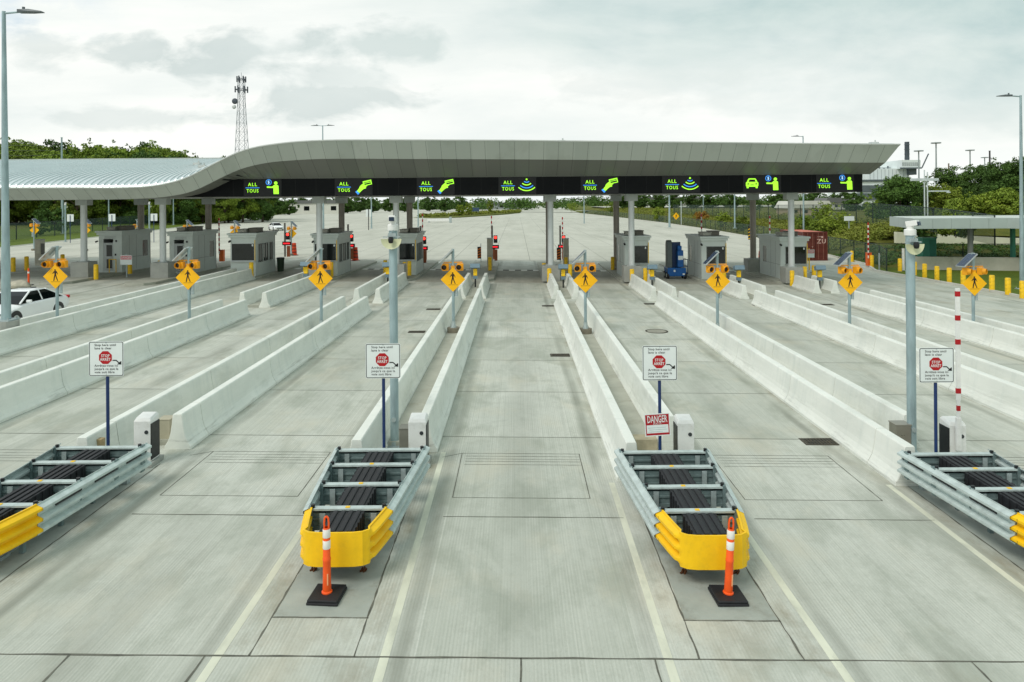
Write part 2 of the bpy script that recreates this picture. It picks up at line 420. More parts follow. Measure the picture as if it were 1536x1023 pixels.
BANKG = grass('bank_grass', (84,92,30), (120,116,50), (58,70,22))

# ================================================================ ground, plaza, verges
def strip_sheet(name, rows, m, dz, breaks=(-48.0, 30.0)):
    """rows: (Y, Xleft, Xright); every row gets the cross-fall break points it spans"""
    grid = []
    for Y, x0, x1 in rows:
        xs = [x0, x0 + (min(max(breaks[0], x0), x1)-x0), min(max(breaks[0], x0), x1)]
        b0 = min(max(breaks[0], x0), x1); b1 = min(max(breaks[1], x0), x1)
        xs = [x0, b0, (b0+b1)/2, b1, x1]
        grid.append([(x, Y, gz(x)+dz) for x in xs])
    return struct(MB().sheet(grid).build(name, m))
strip_sheet('ground', [(-30, -2500, 2500), (0, -2500, 2500), (60, -2500, 2500), (300, -2500, 2500), (3500, -2500, 2500)], ROUGHG, -.02)
LEFT = [(-20,-64),(60,-61),(80,-60.6),(95,-63),(118,-66.6),(166,-77),(241,-93),(475,-141),(1170,-250)]
RIGHT = [(-20,30.6),(44,31.0),(58,30.4),(64,32.6),(96,36.8),(112,38.8),(145,40.2),(186,40.6),(238,38.8),(300,36),(354,33),(500,40),(1170,80)]
def lerp_tab(tab, y):
    for (a, va), (b, vb) in zip(tab, tab[1:]):
        if a <= y <= b: return va + (vb-va)*(y-a)/(b-a)
    return tab[-1][1]
ys = sorted({a for a, _ in LEFT+RIGHT} | {66.0})
near_ys = [y for y in ys if y <= 66.0]; far_ys = [y for y in ys if y >= 66.0]
strip_sheet('concrete_plaza', [(y, lerp_tab(LEFT, y), lerp_tab(RIGHT, y)) for y in near_ys], LANE, 0)
strip_sheet('concrete_apron', [(y, lerp_tab(LEFT, y), lerp_tab(RIGHT, y)) for y in far_ys], FARC, 0)
strip_sheet('grass_verge', [(y, lerp_tab(LEFT, y)-26-.05*y, lerp_tab(LEFT, y)-.15) for y in (20, 60, 80, 95, 118, 166, 241, 475)], GRASS, .012)
strip_sheet('grass_strip', [(y, lerp_tab(RIGHT, y)+.16, lerp_tab(RIGHT, y)+(16 if y < 60 else 2.2)) for y in (20, 44, 58, 61)], GRASS, .012)
k_ = MB()
rk = [y for y in (20, 44, 58, 64, 96, 112, 145, 186, 238, 300, 354)]
k_.loft([[(lerp_tab(RIGHT, y)+a, y, gz(30)+b) for a, b in ((0,-.05),(0,.14),(.15,.14),(.15,-.05))] for y in rk])
struct(k_.build('kerb', concrete_smooth('kerb_concrete', (196,196,186), (210,209,200), (160,158,146))))
k_ = MB()
k_.loft([[(lerp_tab(LEFT, y)-a, y, gz(-60)+b) for a, b in ((0,-.05),(0,.1),(.15,.1),(.15,-.05))] for y in (20, 60, 80, 95, 118, 166, 241, 475)])
struct(k_.build('kerb', bpy.data.materials['kerb_concrete']))

# joints between the cast slabs, saw-cut sensor loops and painted lane edges
def ribbon(mb, pts, wd, dz=.004, jit=0.0):
    """thin strip along plan points; wd wide, follows the cross fall"""
    L = []; Rr = []
    for i, (x, y) in enumerate(pts):
        a = Vector(pts[max(0, i-1)]); b = Vector(pts[min(len(pts)-1, i+1)]); d = (b-a).normalized(); nrm = Vector((-d.y, d.x))
        jw = wd*(1 + random.uniform(-jit, jit)); ox = random.uniform(-jit, jit)*wd*.5
        p = Vector((x, y)) + nrm*(jw/2+ox); q = Vector((x, y)) - nrm*(jw/2-ox)
        L.append((p.x, p.y, gz(p.x)+dz)); Rr.append((q.x, q.y, gz(q.x)+dz))
    mb.sheet([L, Rr])
def seg(a, b, n): return [(a[0]+(b[0]-a[0])*i/n, a[1]+(b[1]-a[1])*i/n) for i in range(n+1)]
jm = MB()
jy = [8.47, 12.26, 16.43, 20.35, 24.4, 28.4, 32.4, 36.5, 40.5, 44.5, 48.5, 52.5, 56.5, 60.5]
for i, y in enumerate(jy):
    if y == 16.43 or y > 12: rng = [(-60, 30)]
    else: rng = [(-60, 30)]
    if i == 1: rng = [(XI(k)+1.35, XI(k+1)-1.0) for k in (-2.5,-1.5,-.5,.5,1.5,2.5)]
    for x0, x1 in rng: ribbon(jm, seg((x0, y), (x1, y), int((x1-x0)*3)), (.024 if i == 0 else .016) + .0002*y, jit=.5 if i < 2 else .1)
for k in (-2.5,-1.5,-.5,.5,1.5,2.5):                       # longitudinal joints beside the pads and down the lanes
    x = XI(k)
    for sx in (-1, 1):
        ribbon(jm, seg((x+sx*.65, 8.47), (x+sx*.64, 14.6), 40), .022, jit=.6)
    ribbon(jm, seg((x-.66, 9.26), (x+.66, 9.26), 12), .02, jit=.4)
    ribbon(jm, seg((x-1.3, 4.0), (x-1.2, 8.47), 20), .026, jit=.6)
    ribbon(jm, seg((x+2.72, 4.0), (x+2.72, 8.47), 20), .022, jit=.6)
for i in range(34):
    y = 66 + 5.5*i; ribbon(jm, seg((lerp_tab(LEFT, y)+.5, y), (lerp_tab(RIGHT, y)-.5, y), 10), .03+.0003*y, .006, jit=.1)
for i in range(24):
    x = -55 + 3.75*i; ribbon(jm, seg((x, 66), (x, 250 if x > -44 else 110), 12), .035, .006, jit=.1)
struct(jm.build('pavement_joints', JOINT))
cm = MB()
for k in (-3,-2,-1,0,1,2,3):
    x = .08 + 5.59*k; a, b = x-1.35, x+1.28
    for yy in (13.05, 15.35): ribbon(cm, seg((a, yy), (b, yy), 12), .014, jit=.3)
    for xx in (a, b): ribbon(cm, seg((xx, 13.05), (xx, 15.35), 10), .018, jit=.3)
    for yy in (14.7, 14.88, 15.02, 15.18): ribbon(cm, seg((a+.1, yy), (b-.02, yy), 12), .011, jit=.4)
    ribbon(cm, seg((a, 15.35), (a-.42, 15.1), 4), .014)
struct(cm.build('saw_cuts', CUT))
lm = MB()
for k in (-2.5,-1.5,-.5,.5,1.5,2.5):
    x = XI(k); y1 = 13.8
    ribbon(lm, seg((x-1.07, 4.0), (x-1.0, y1), 14), .115, .003)
    if k > -1: ribbon(lm, seg((x+1.04, 4.0), (x+1.02, 15.4), 14), .115, .003)
struct(lm.build('lane_marking', LINEP))
pm = MB()
for k in (-2.5,-1.5,-.5,.5,1.5,2.5):
    x = XI(k); pm.sheet([[(x-.63, y, gz(x-.63)+.0025), (x+.63, y, gz(x+.63)+.0025)] for y in (9.28, 14.4)])
struct(pm.build('impact_pad', SLAB))
# raised islands with kerbs, gap where the pedestrian crossing passes
GAPS = {-4.5: None, -3.5: None, -2.5: (33.3, 35.9), -1.5: (34.8, 37.7), -.5: (38.3, 39.8), .5: (37.7, 40.0), 1.5: (37.8, 39.4), 2.5: (38.5, 40.5), 3.5: (39.0, 43.4)}
im = MB()
for k in (-5.5,-4.5,-3.5,-2.5,-1.5,-.5,.5,1.5,2.5,3.5):
    x = XI(k); z = gz(x)
    if k > -4:
        g = GAPS[k]
        if g:
            im.box(x-.285, 15.7, z-.1, x+.285, g[0], z+.13); im.box(x-.285, g[1], z-.1, x+.285, 48.2, z+.13)
        else: im.box(x-.285, 15.7, z-.1, x+.285, 48.2, z+.13)
    wl, wr = (1.05, 1.05)
    if k == 3.5: wr = 1.9
    if k == 1.5: wr = 1.35
    y0 = 48.2 if k > -4 else 44.5
    pl = [(x-wl, y0+.9), (x-wl*.6, y0+.15), (x, y0), (x+wr*.6, y0+.15), (x+wr, y0+.9), (x+wr, 62.6), (x+wr*.5, 63.6), (x-wl*.5, 63.6), (x-wl, 62.6)]
    im.prism(pl, 'z', z-.1, z+.15)
struct(im.build('traffic_islands', ISLC))
# speed hump style stop stripes under the canopy
sm = MB()
for L in range(-5, 5):
    x = .08+5.59*L
    for i in range(0, 8, 2):
        xa = x-1.75+i*.5
        sm.sheet([[(xa, yy, gz(xa)+.004), (xa+.48, yy, gz(xa+.48)+.004)] for yy in (56.2, 57.0)])
struct(sm.build('stop_stripes', mat('stripe_paint', (225,225,215), .7, 0, .08, 3)))
sm = MB()
for L in range(-5, 5):
    x = .08+5.59*L
    for i in range(1, 8, 2):
        xa = x-1.75+i*.5
        sm.sheet([[(xa, yy, gz(xa)+.004), (xa+.48, yy, gz(xa+.48)+.004)] for yy in (56.2, 57.0)])
struct(sm.build('stop_stripes', mat('stripe_dark', (96,94,86), .8, 0, .1, 3)))
# worn dark paving in front of the booths
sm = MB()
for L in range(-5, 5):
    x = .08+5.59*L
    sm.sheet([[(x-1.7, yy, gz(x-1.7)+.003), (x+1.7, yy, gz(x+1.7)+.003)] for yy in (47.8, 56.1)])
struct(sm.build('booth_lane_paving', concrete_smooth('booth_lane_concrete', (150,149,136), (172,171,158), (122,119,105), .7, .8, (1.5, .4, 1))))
# ================================================================ concrete barriers
PROF = [(.30,0),(.30,.07),(.245,.15),(.195,.25),(.165,.36),(.135,.55),(.108,.775),(.09,.80)]
def barrier(x, y0, y1, label, step=4.6, off=0.0, z=None, chip=0):
    z = gz(x) if z is None else z
    def ring(y, inset):
        pts = [(x+max(.01, a-inset), y, z+max(0, b-inset*(b > .1))) for a, b in PROF]
        return pts + [(x-max(.01, a-inset), y, z+max(0, b-inset*(b > .1))) for a, b in reversed(PROF)]
    rings = [ring(y0, .012), ring(y0+.015, 0)]; y = y0+step-off
    while y < y1-.8:
        rings += [ring(y-.012, 0), ring(y-.009, .028), ring(y+.009, .028), ring(y+.012, 0)]; y += step
    rings += [ring(y1-.015, 0), ring(y1, .012)]
    o = MB().loft(rings).build('concrete_barrier', WALLC)
    tag(o, label, 'barrier', 'white concrete barriers lining the toll islands')
    return o
ISL = {-3.5: 'the island beside the white sedan', -2.5: 'the third island left of the central lane',
       -1.5: 'the second island left of the central lane', -.5: 'the island just left of the central lane',
       .5: 'the DANGER sign island', 1.5: 'the second island right of the central lane',
       2.5: 'the third island right of the central lane', 3.5: 'the rightmost island'}
NEAR = {-3.5: (13, 13), -2.5: (13.9, 15.5), -1.5: (13.9, 15.45), -.5: (13.9, 15.4), .5: (13.87, 15.6), 1.5: (13.75, 15.85), 2.5: (13.8, 15.6), 3.5: (13.8, 15.6)}
for k, (a, b) in NEAR.items():
    g = GAPS[k]
    for sx, n0, side in ((-1, a, 'left'), (1, b, 'right')):
        x = XI(k)+sx*.585
        if g is None:
            barrier(x, n0, 48.6, f'very long white barrier, {side} side of {ISL[k]}', off=random.uniform(0, 3)); continue
        f0, f1 = g
        barrier(x, n0, f0, f'long near barrier, {side} side of {ISL[k]}', off={-1.5: 3.7, 1.5: 1.2}.get(k, random.uniform(0, 4)) if sx > 0 else random.uniform(0, 4))
        barrier(x, f1, 46.7, f'far barrier near booths, {side} side of {ISL[k]}', off=random.uniform(0, 3))

# ================================================================ crash attenuators
def thrie(z):      # outward corrugation of the three-beam panel, z measured from its bottom (0...0.5)
    t = (z % .1667)/.1667
    return .088*max(0, min(1, (math.sin(2*math.pi*(t-.25))+.42)/.84))
ZS = [i*.5/24 for i in range(25)]
FRAME_SHADED = mat('galvanised_steel_shaded', (118,136,136), .5, .2, .16, 9, .06, 60)  # same galvanised steel, darkened: shade inside the cushion is painted into the colour
def attenuator():
    r = thing('crash_cushion', 'x', 'crash cushion', (0,0,0), 0, 'crash cushions facing the camera')
    # yellow nose, u-shaped in plan, corrugations fading out towards the flat front
    plan = [(-.71,.86,1),(-.655,.60,1),(-.60,.36,1),(-.545,.15,.95),(-.52,.085,.0),(-.44,.03,0),(-.30,.006,0),(0,0,0),(.30,.006,0),(.44,.03,0),(.52,.085,.0),(.545,.15,.95),(.60,.36,1),(.655,.60,1),(.71,.86,1)]
    plan = [(x*.87+.012, y, c) for x, y, c in plan]; fine = []
    for (a, b) in zip(plan, plan[1:]):
        for i in range(3): fine.append(tuple(a[j]+(b[j]-a[j])*i/3 for j in range(3)))
    fine.append(plan[-1])
    def grid(off):
        g = []
        for i, (x, y, c) in enumerate(fine):
            p = Vector(fine[max(0, i-1)][:2]); q = Vector(fine[min(len(fine)-1, i+1)][:2]); d = (q-p).normalized()
            nrm = Vector((d.y, -d.x))
            row = []
            for z in ZS:
                o = off + thrie(z)*c + .05*(1-c) + (.006*math.sin(i*2.4)*(1-c) if .02 < z < .48 else 0)
                row.append((x+nrm.x*o, y+nrm.y*o, .3+z))
            g.append(row)
        return g
    go = grid(0); gi = grid(-.03); m = MB()
    ring_rows = [a + list(reversed(b)) for a, b in zip(go, gi)]
    m.loft(ring_rows)
    m.build('nose', YEL, r, smooth='auto')
    nb = MB()
    for sx in (-1, 1):
        for z in (.38, .55, .72): nb.box(sx*.655-.012, .70, z-.02, sx*.655+.012, .78, z+.02)
    nb.build('nose_bolts', DARKP, r)
    # overlapping side panels, three to a side
    hw = lambda y: .615 + (.875-.615)*(y-.85)/(3.55-.85)
    spans = [(.80, 1.86), (1.78, 2.72), (2.64, 3.58)]
    for sx in (-1, 1):
        for j, (a, b) in enumerate(spans):
            rows = []
            for y in [a + (b-a)*t/6 for t in range(7)]:
                base = hw(y) + .012*(2-j) - .014*(y-a)/(b-a)
                out = [(sx*(base+thrie(z)), y, .3+z) for z in ZS]; inn = [(sx*(base+thrie(z)-.008), y, .3+z) for z in reversed(ZS)]
                rows.append(out+inn)
            p = MB().loft(rows).build('side_panel', GALVL, r, smooth='auto')
            mid = (a+b)/2+.12
            MB().obox((sx*(hw(mid)+.012*(2-j)+.002), mid, .635), (.006*1, 0, 0), (sx*.075*.3, .3, 0), (0, 0, .016)).build('slot', DARKP, p)
    # cross frames with flanges, legs and a small yellow tag
    for j, y in enumerate((.86, 1.78, 2.66, 3.42)):
        wd = hw(y)-.02; f = MB()
        f.box(-wd+.01, y-.03, .70, wd-.01, y+.03, .733)
        for za, zb, d in ((.70,.735,.03),(.62,.70,.012),(.58,.62,.035),(.48,.58,.012),(.42,.48,.035)): f.box(-wd+.02, y-d, za, wd-.02, y+d, zb)
        for sx in (-1, 1):
            f.box(sx*.34-.035, y-.035, .0, sx*.34+.035, y+.035, .42)
            f.box(sx*wd-.03, y-.06, .28, sx*wd+.03, y+.06, .80)
        c = f.build('cross_frame', FRAME_SHADED, r, bevel=.005); MB().box(-wd, y-.055, .735, wd, y+.055, .775).build('top_flange', GALVL, c, bevel=.006)
        hb = MB()
        for sx in (-1, 1): MB().cyl((sx*(wd-.03), y-.02, .76), (sx*(wd-.03), y-.02, .83), .032, 10).build('hinge_bolt', DARKP, c); MB().box(sx*(wd-.19)-.045, y-.066, .36, sx*(wd-.19)+.045, y-.052, .70).build('bracket', GALV, c)
        if j < 3: MB().box(-.05, y-.035, .7755, .02, y+.02, .783).build('tag', YEL, c)
    # black energy absorbing cartridges
    for (a, b) in ((.10, .80), (.93, 1.71), (1.85, 2.59), (2.73, 3.35)):
        c = MB(); c.box(-.25, a, .30, .25, b, .735)
        for x in (-.18, -.06, .06, .18): c.box(x-.035, a+.01, .7355, x+.035, b-.01, .757)
        n = 5
        for i in range(n):
            y = a+.05+(b-a-.1)*i/(n-1)
            for sx in (-1, 1): c.box(sx*.255-.012, y-.045, .31, sx*.255+.012, y+.045, .74)
        c.build('cartridge', BLACK, r, bevel=.012)
    b = MB(); b.box(-.16, .55, 0, .16, 3.6, .10); b.box(-.05, .5, .1, .05, 3.6, .16); b.box(-.5, 3.5, 0, .5, 3.62, .72); b.box(-.2, .6, 0, .2, .8, .05)
    b.build('monorail_base', GALV, r)
    e = MB(); 
    e.box(-.3, .3, .16, .3, .5, .26)
    for z in (.30,): e.box(-.35, .12, .22, .35, .18, .29)
    e.build('front_skid', DARKP, r)
    return r
AT = attenuator()
alab = {-2.5: 'third crash cushion', -1.5: 'crash cushion with yellow nose cut off by the left edge of the photo',
        -.5: 'crash cushion with yellow nose left of the central lane', .5: 'crash cushion with yellow nose in front of the DANGER sign',
        1.5: 'crash cushion with yellow nose cut off by the right edge, red striped pole rising behind'}
first = True
for k in (-1.5, -.5, .5, 1.5):
    dxo = {-1.5: .04, -.5: .0, .5: -.02, 1.5: .03}[k]
    loc = (XI(k)+dxo, 10.03, gz(XI(k)))
    if first: AT.location = loc; AT['label'] = alab[k]; first = False
    else: dup(AT, loc, 0, alab[k])

# rusty anchor bolts left on the pads
RUST = mat('rusty_iron', (96,58,32), .85, .2, .3, 12, .3, 30)
def bolt_cluster(px, py, label):
    p = G(px, py); m = MB()
    for i in range(4):
        a = i*1.7; m.cyl((.03*math.cos(a), .03*math.sin(a), 0), (.03*math.cos(a)+.02, .03*math.sin(a), .045+.012*i), .014, 7)
    m.cyl((-.05,-.02,.012),(.05,.03,.02),.016,6)
    return tag(m.build('anchor_bolts', RUST, None, p), label, 'bolts', 'rusty anchor bolts on the concrete pads')
bolt_cluster(470, 856, 'rusty anchor bolts left of the channelizer post, under the left yellow nose')
bolt_cluster(545, 857, 'rusty anchor bolts right of the channelizer post, under the left yellow nose')
bolt_cluster(1025, 860, 'rusty anchor bolts left of the right channelizer post, under its yellow nose')
bolt_cluster(1104, 860, 'rusty anchor bolts close behind the right channelizer post')

# ================================================================ orange channelizer posts
def channelizer(label, loc, rz, lean=0.0, gap=0):
    r = thing('channelizer_post', label, 'channelizer', loc, rz, 'orange channelizer posts on the impact pads')
    b = MB(); b.box(-.225, -.225, 0, .225, .225, .04); b.box(-.215, -.215, .04, .215, .215, .075)
    b.build('rubber_base', BLACK, r, bevel=.012)
    MB().lathe([(.075,.075),(.075,.09),(.058,.10),(.06,.14),(.056,.30),(.054,.52),(.058,.53),(.058,.56),(.052,.57),(.048,.98),(.04,1.0)], (0,0,0), 18).build('post', ORANGE, r, smooth='auto')
    for z in (.70, .86): MB().lathe([(.0515,z),(.054,z+.004),(.0535,z+.115),(.051,z+.12)], (0,0,0), 18).build('reflective_band', BANDW, r, smooth='auto')
    h = [(0,0,.985)]
    pts = [(-.03,0,.98),(-.034,0,1.06),(-.026,0,1.13),(0,0,1.155),(.026,0,1.13),(.034,0,1.06),(.03,0,.98)]
    MB().tube(pts, .014, 8).build('grip', ORANGE, r, smooth='auto')
    MB().box(.02, -.058, .20, .038, -.05, .36).build('sticker', mat('pale_sticker', (240,170,120), .5), r)
    r.rotation_euler = (0, lean, rz); return r
p = G(490, 897); channelizer('orange channelizer post with dark clean base before the left yellow nose', (p.x, p.y+.02, p.z), RAD(-4), 0)
p = G(1092, 897); q = channelizer('orange channelizer post leaning right on a muddy base before the right yellow nose', (p.x, p.y, p.z), RAD(3), RAD(3.0))

# ================================================================ stop here signs
def man_polys():
    return [circle(.0, .255, .036, 12), [(-.035,.215),(.05,.215),(.055,.19),(.04,.05),(-.03,.05),(-.035,.12)],
            [(-.035,.215),(-.055,.20),(-.125,.105),(-.108,.09),(-.04,.15)], [(.05,.215),(.075,.19),(.105,.11),(.125,.07),(.11,.06),(.085,.10),(.045,.16)],
            [(-.03,.05),(.02,.05),(-.015,-.08),(-.045,-.215),(-.08,-.215),(-.06,-.06)], [(.0,.05),(.042,.05),(.06,-.03),(.125,-.205),(.095,-.215),(.03,-.07)]]
def stop_sign(label, loc, danger=False):
    r = thing('stop_here_sign', label, 'sign', loc, 0, 'stop here until lane is clear signs')
    p = MB(); p.cyl((0,.03,0),(0,.03,2.69),.032,12); p.build('post', BLUEP, r, smooth='auto')
    def rr(wd, h, rad, n=5):
        out = []
        for cx, cz, a in ((wd/2-rad, h/2-rad, 0), (-wd/2+rad, h/2-rad, 90), (-wd/2+rad, -h/2+rad, 180), (wd/2-rad, -h/2+rad, 270)):
            out += [(cx+rad*math.cos(RAD(a+90*i/n)), cz+rad*math.sin(RAD(a+90*i/n))) for i in range(n+1)]
        return out
    zc_ = 2.43
    m = MB().prism([(x, z+zc_) for x, z in rr(.705, .705, .035)], 'y', -.012, -.004); s = m.build('sign_panel', SIGNW, r)
    b = MB(); o1 = rr(.685,.685,.03); o2 = rr(.662,.662,.022); n = len(o1)
    b.add([(x,-.0145,z+zc_) for x,z in o1]+[(x,-.0145,z+zc_) for x,z in o2], [(i,(i+1)%n,n+(i+1)%n,n+i) for i in range(n)]); b.build('border', INK, s)
    MB().prism([(x-.015, z+zc_+.025) for x, z in circle(0,0,.14,8,22.5,382.5)][:8], 'y', -.0155, -.0125).build('octagon', RED, s)
    text('lettering', 'STOP\nARRÊT', .078, SIGNW, s, (-.015,-.017,zc_+.022), sx=.88, bold=.0012, ext=.0006, lay=.95, sp=1.06)
    text('lettering', 'Stop here until\nlane is clear', .066, INK, s, (-.235,-.0145,zc_+.245), align='LEFT', ext=.0006, lay=1.0, bold=.0004, sp=1.08)
    text('lettering', "Arrêtez-vous ici\njusqu'à ce que la\nvoie soit libre", .066, INK, s, (-.235,-.0145,zc_-.205), align='LEFT', ext=.0006, lay=1.0, bold=.0004, sp=1.08)
    a = MB(); y0, y1 = -.016, -.0125
    a.prism([(.13,zc_-.022),(.205,zc_-.022),(.275,zc_-.085),(.262,zc_-.1),(.198,zc_-.042),(.13,zc_-.042)], 'y', y0, y1)
    a.prism([(.305,zc_-.118),(.225,zc_-.112),(.25,zc_-.088)], 'y', y0-.0005, y1); a.prism([(.305,zc_-.118),(.305,zc_-.045),(.275,zc_-.065),(.25,zc_-.088)], 'y', y0-.001, y1)
    a.build('arrow', INK, s)
    bb = MB(); bb.box(-.02,-.004,zc_+.2,.02,.03,zc_+.26); bb.box(-.02,-.004,zc_-.26,.02,.03,zc_-.2); bb.build('bracket', GALV, r)
    c = MB(); c.cyl((0,-.012,zc_+.325),(0,-.02,zc_+.325),.009,8); c.cyl((0,-.012,zc_-.325),(0,-.02,zc_-.325),.009,8); c.build('rivet', GALV, s)
    return r
SS = stop_sign('x', (0,0,0)); sl = {-1.5: 'leftmost stop here sign on a dark blue post', -.5: 'stop here sign in front of the left galvanised camera pole',
      .5: 'stop here sign with a red DANGER board below it', 1.5: 'rightmost stop here sign, between camera pole and red striped pole'}
for i, k in enumerate((-1.5, -.5, .5, 1.5)):
    loc = (XI(k)-.01, 13.8, gz(XI(k)))
    if i == 0: SS.location = loc; SS['label'] = sl[k]
    else: dup(SS, loc, 0, sl[k])
    # bolted steel foot
    
# red danger board tied to the third post
dp = P(986, 637, 13.76)
d = thing('danger_sign', 'crooked red and white DANGER board tied to the third stop sign post', 'sign', dp)
wD, hD = .51, .45
MB().box(-wD/2, -.006, -hD/2, wD/2, .0, hD/2).build('board', SIGNW, d)
DR = mat('danger_red', (170,30,38), .45, 0, .08, 5)
MB().box(-wD/2+.018, -.0075, .0, wD/2-.018, -.0055, hD/2-.018).build('header', DR, d)
bd = MB(); bd.box(-wD/2+.018, -.0075, -hD/2+.018, wD/2-.018, -.0055, -hD/2+.06)
for sx in (-1, 1): bd.box(sx*(wD/2-.027)-.009, -.0072, -hD/2+.06, sx*(wD/2-.027)+.009, -.0052, .0)
bd.build('border', DR, d)
text('lettering', 'DANGER', .2, SIGNW, d, (0,-.009,.108), sx=.5, bold=.002, ext=.0006)
text('lettering', 'DUE TO', .05, SIGNW, d, (-.0,-.009,.022), sx=.9, ext=.0006)
FADED = mat('faded_print', (196,208,206), .5, 0, .06, 9)
fm = MB()
for i, (a, b) in enumerate(((-.19,.17),(-.17,.19),(-.19,.1))): fm.box(a, -.0072, -.065-.04*i, b, -.0057, -.05-.04*i)
fm.build('faded_lettering', FADED, d)
d.rotation_euler = (0, RAD(-3.2), 0)

# ================================================================ white lane gate cabinets
LOCKM = mat('lock_disc', (70,74,76), .4, .4, .2, 20)
def gate_cabinet(label, x, y, dark, arm=False, h=1.02, wd=.36):
    z = gz(x); r = thing('gate_cabinet', label, 'gate cabinet', (x, y, z), 0, 'white lane gate cabinets behind the crash cushions')
    MB().box(-wd/2-.06, -.26, 0, wd/2+.06, .26, .1).build('plinth', GREYC, r, bevel=.01)
    m = MB(); dpt = .34; a = .1
    m.loft([[(-wd/2,-dpt/2,a),(wd/2,-dpt/2,a),(wd/2,dpt/2,a),(-wd/2,dpt/2,a)], [(-wd/2,-dpt/2,h-.07),(wd/2,-dpt/2,h-.07),(wd/2,dpt/2,h),(-wd/2,dpt/2,h)],
            [(-wd/2+.03,-dpt/2+.04,h),(wd/2-.03,-dpt/2+.04,h),(wd/2-.03,dpt/2-.03,h+.05),(-wd/2+.03,dpt/2-.03,h+.05)]])
    m.build('housing', WHITE, r, bevel=.012)
    MB().lathe([(0,-.012),(.04,-.012),(.042,0)], (.09*(1 if dark >= 0 else 1), -dpt/2, h*.66+.05), 16, 'y').build('lock', LOCKM, r)
    MB().box(dark*(wd/2-.003), -.17, .14, dark*(wd/2+.012), .17, h-.12).build('side_panel', DARKP, r)
    if arm:
        ax, ay = -.03, -.24
        am = MB(); am.box(ax-.05, ay-.03, .45, ax+.05, ay+.04, 1.15); am.build('arm_holder', WHITE, r, bevel=.01)
        am = MB(); am.box(ax-.028, ay-.018, 1.10, ax+.028, ay+.018, 1.55); am.box(ax-.042, ay-.02, 1.52, ax+.042, ay+.02, 3.9); 
        av = am.build('gate_arm', WHITE, r)
        for zz in (1.35, 1.72, 2.76, 3.27, 3.78): 
            ww = .046 if zz > 1.5 else .032
            MB().box(ax-ww, ay-.0235, zz-.055, ax+ww, ay+.0235, zz+.055).build('red_band', RED, av)
    return r
gate_cabinet('white gate cabinet with black side behind the leftmost crash cushion', XI(-1.5)+.34, 14.62, 1)
gate_cabinet('white gate cabinet against the barrier left of the central lane', XI(-.5)+.56, 14.7, 1, wd=.38)
gate_cabinet('white gate cabinet just right of the DANGER board', XI(.5)+.70, 14.75, -1)
gate_cabinet('white gate cabinet with raised red and white arm on the right', XI(1.5)+.92, 14.75, -1, True)

# small boxes and blocks near the island ends
STAIN = mat('stainless_box', (158,152,140), .35, .6, .1, 3)
TAN = mat('tan_block', (172,150,112), .8, 0, .15, 4)
def box_on(name, label, cat, x, y, sx, sy, sz, m, z0=0.0, lid=True):
    r = thing(name, label, cat, (x, y, gz(x)+z0))
    MB().box(-sx/2, -sy/2, .04, sx/2, sy/2, sz).build('body', m, r, bevel=.01)
    if lid: MB().box(-sx/2-.012, -sy/2-.012, sz+.001, sx/2+.012, sy/2+.012, sz+.025).build('lid', m, r, bevel=.006)
    MB().box(-sx/2+.03, -sy/2+.03, 0, sx/2-.03, sy/2-.03, .04).build('foot', DARKP, r)
    return r
box_on('junction_box', 'beige junction box between white gate cabinet and concrete barrier on the left', 'junction box', XI(-1.5)+.12, 15.9, .28, .3, .56, mat('beige_box', (176,170,148), .6, 0, .1, 3))
box_on('junction_box', 'grey junction box between left camera pole and white gate cabinet', 'junction box', XI(-.5)+.22, 15.1, .24, .3, .66, mat('grey_box', (128,128,118), .55, .2, .12, 3))
box_on('junction_box', 'stainless junction box at the foot of the right camera pole', 'junction box', XI(1.5)+.17, 15.45, .34, .3, .66, STAIN, .05)
box_on('concrete_block', 'stained concrete block on the island left of the DANGER board', 'block', XI(.5)+.02, 15.65, .52, .36, .30, mat('stained_block', (176,166,140), .85, 0, .2, 4), .0, False)
box_on('wooden_block', 'small wooden block behind the leftmost crash cushion', 'block', XI(-1.5)-.46, 14.25, .2, .14, .66, TAN, 0, False)

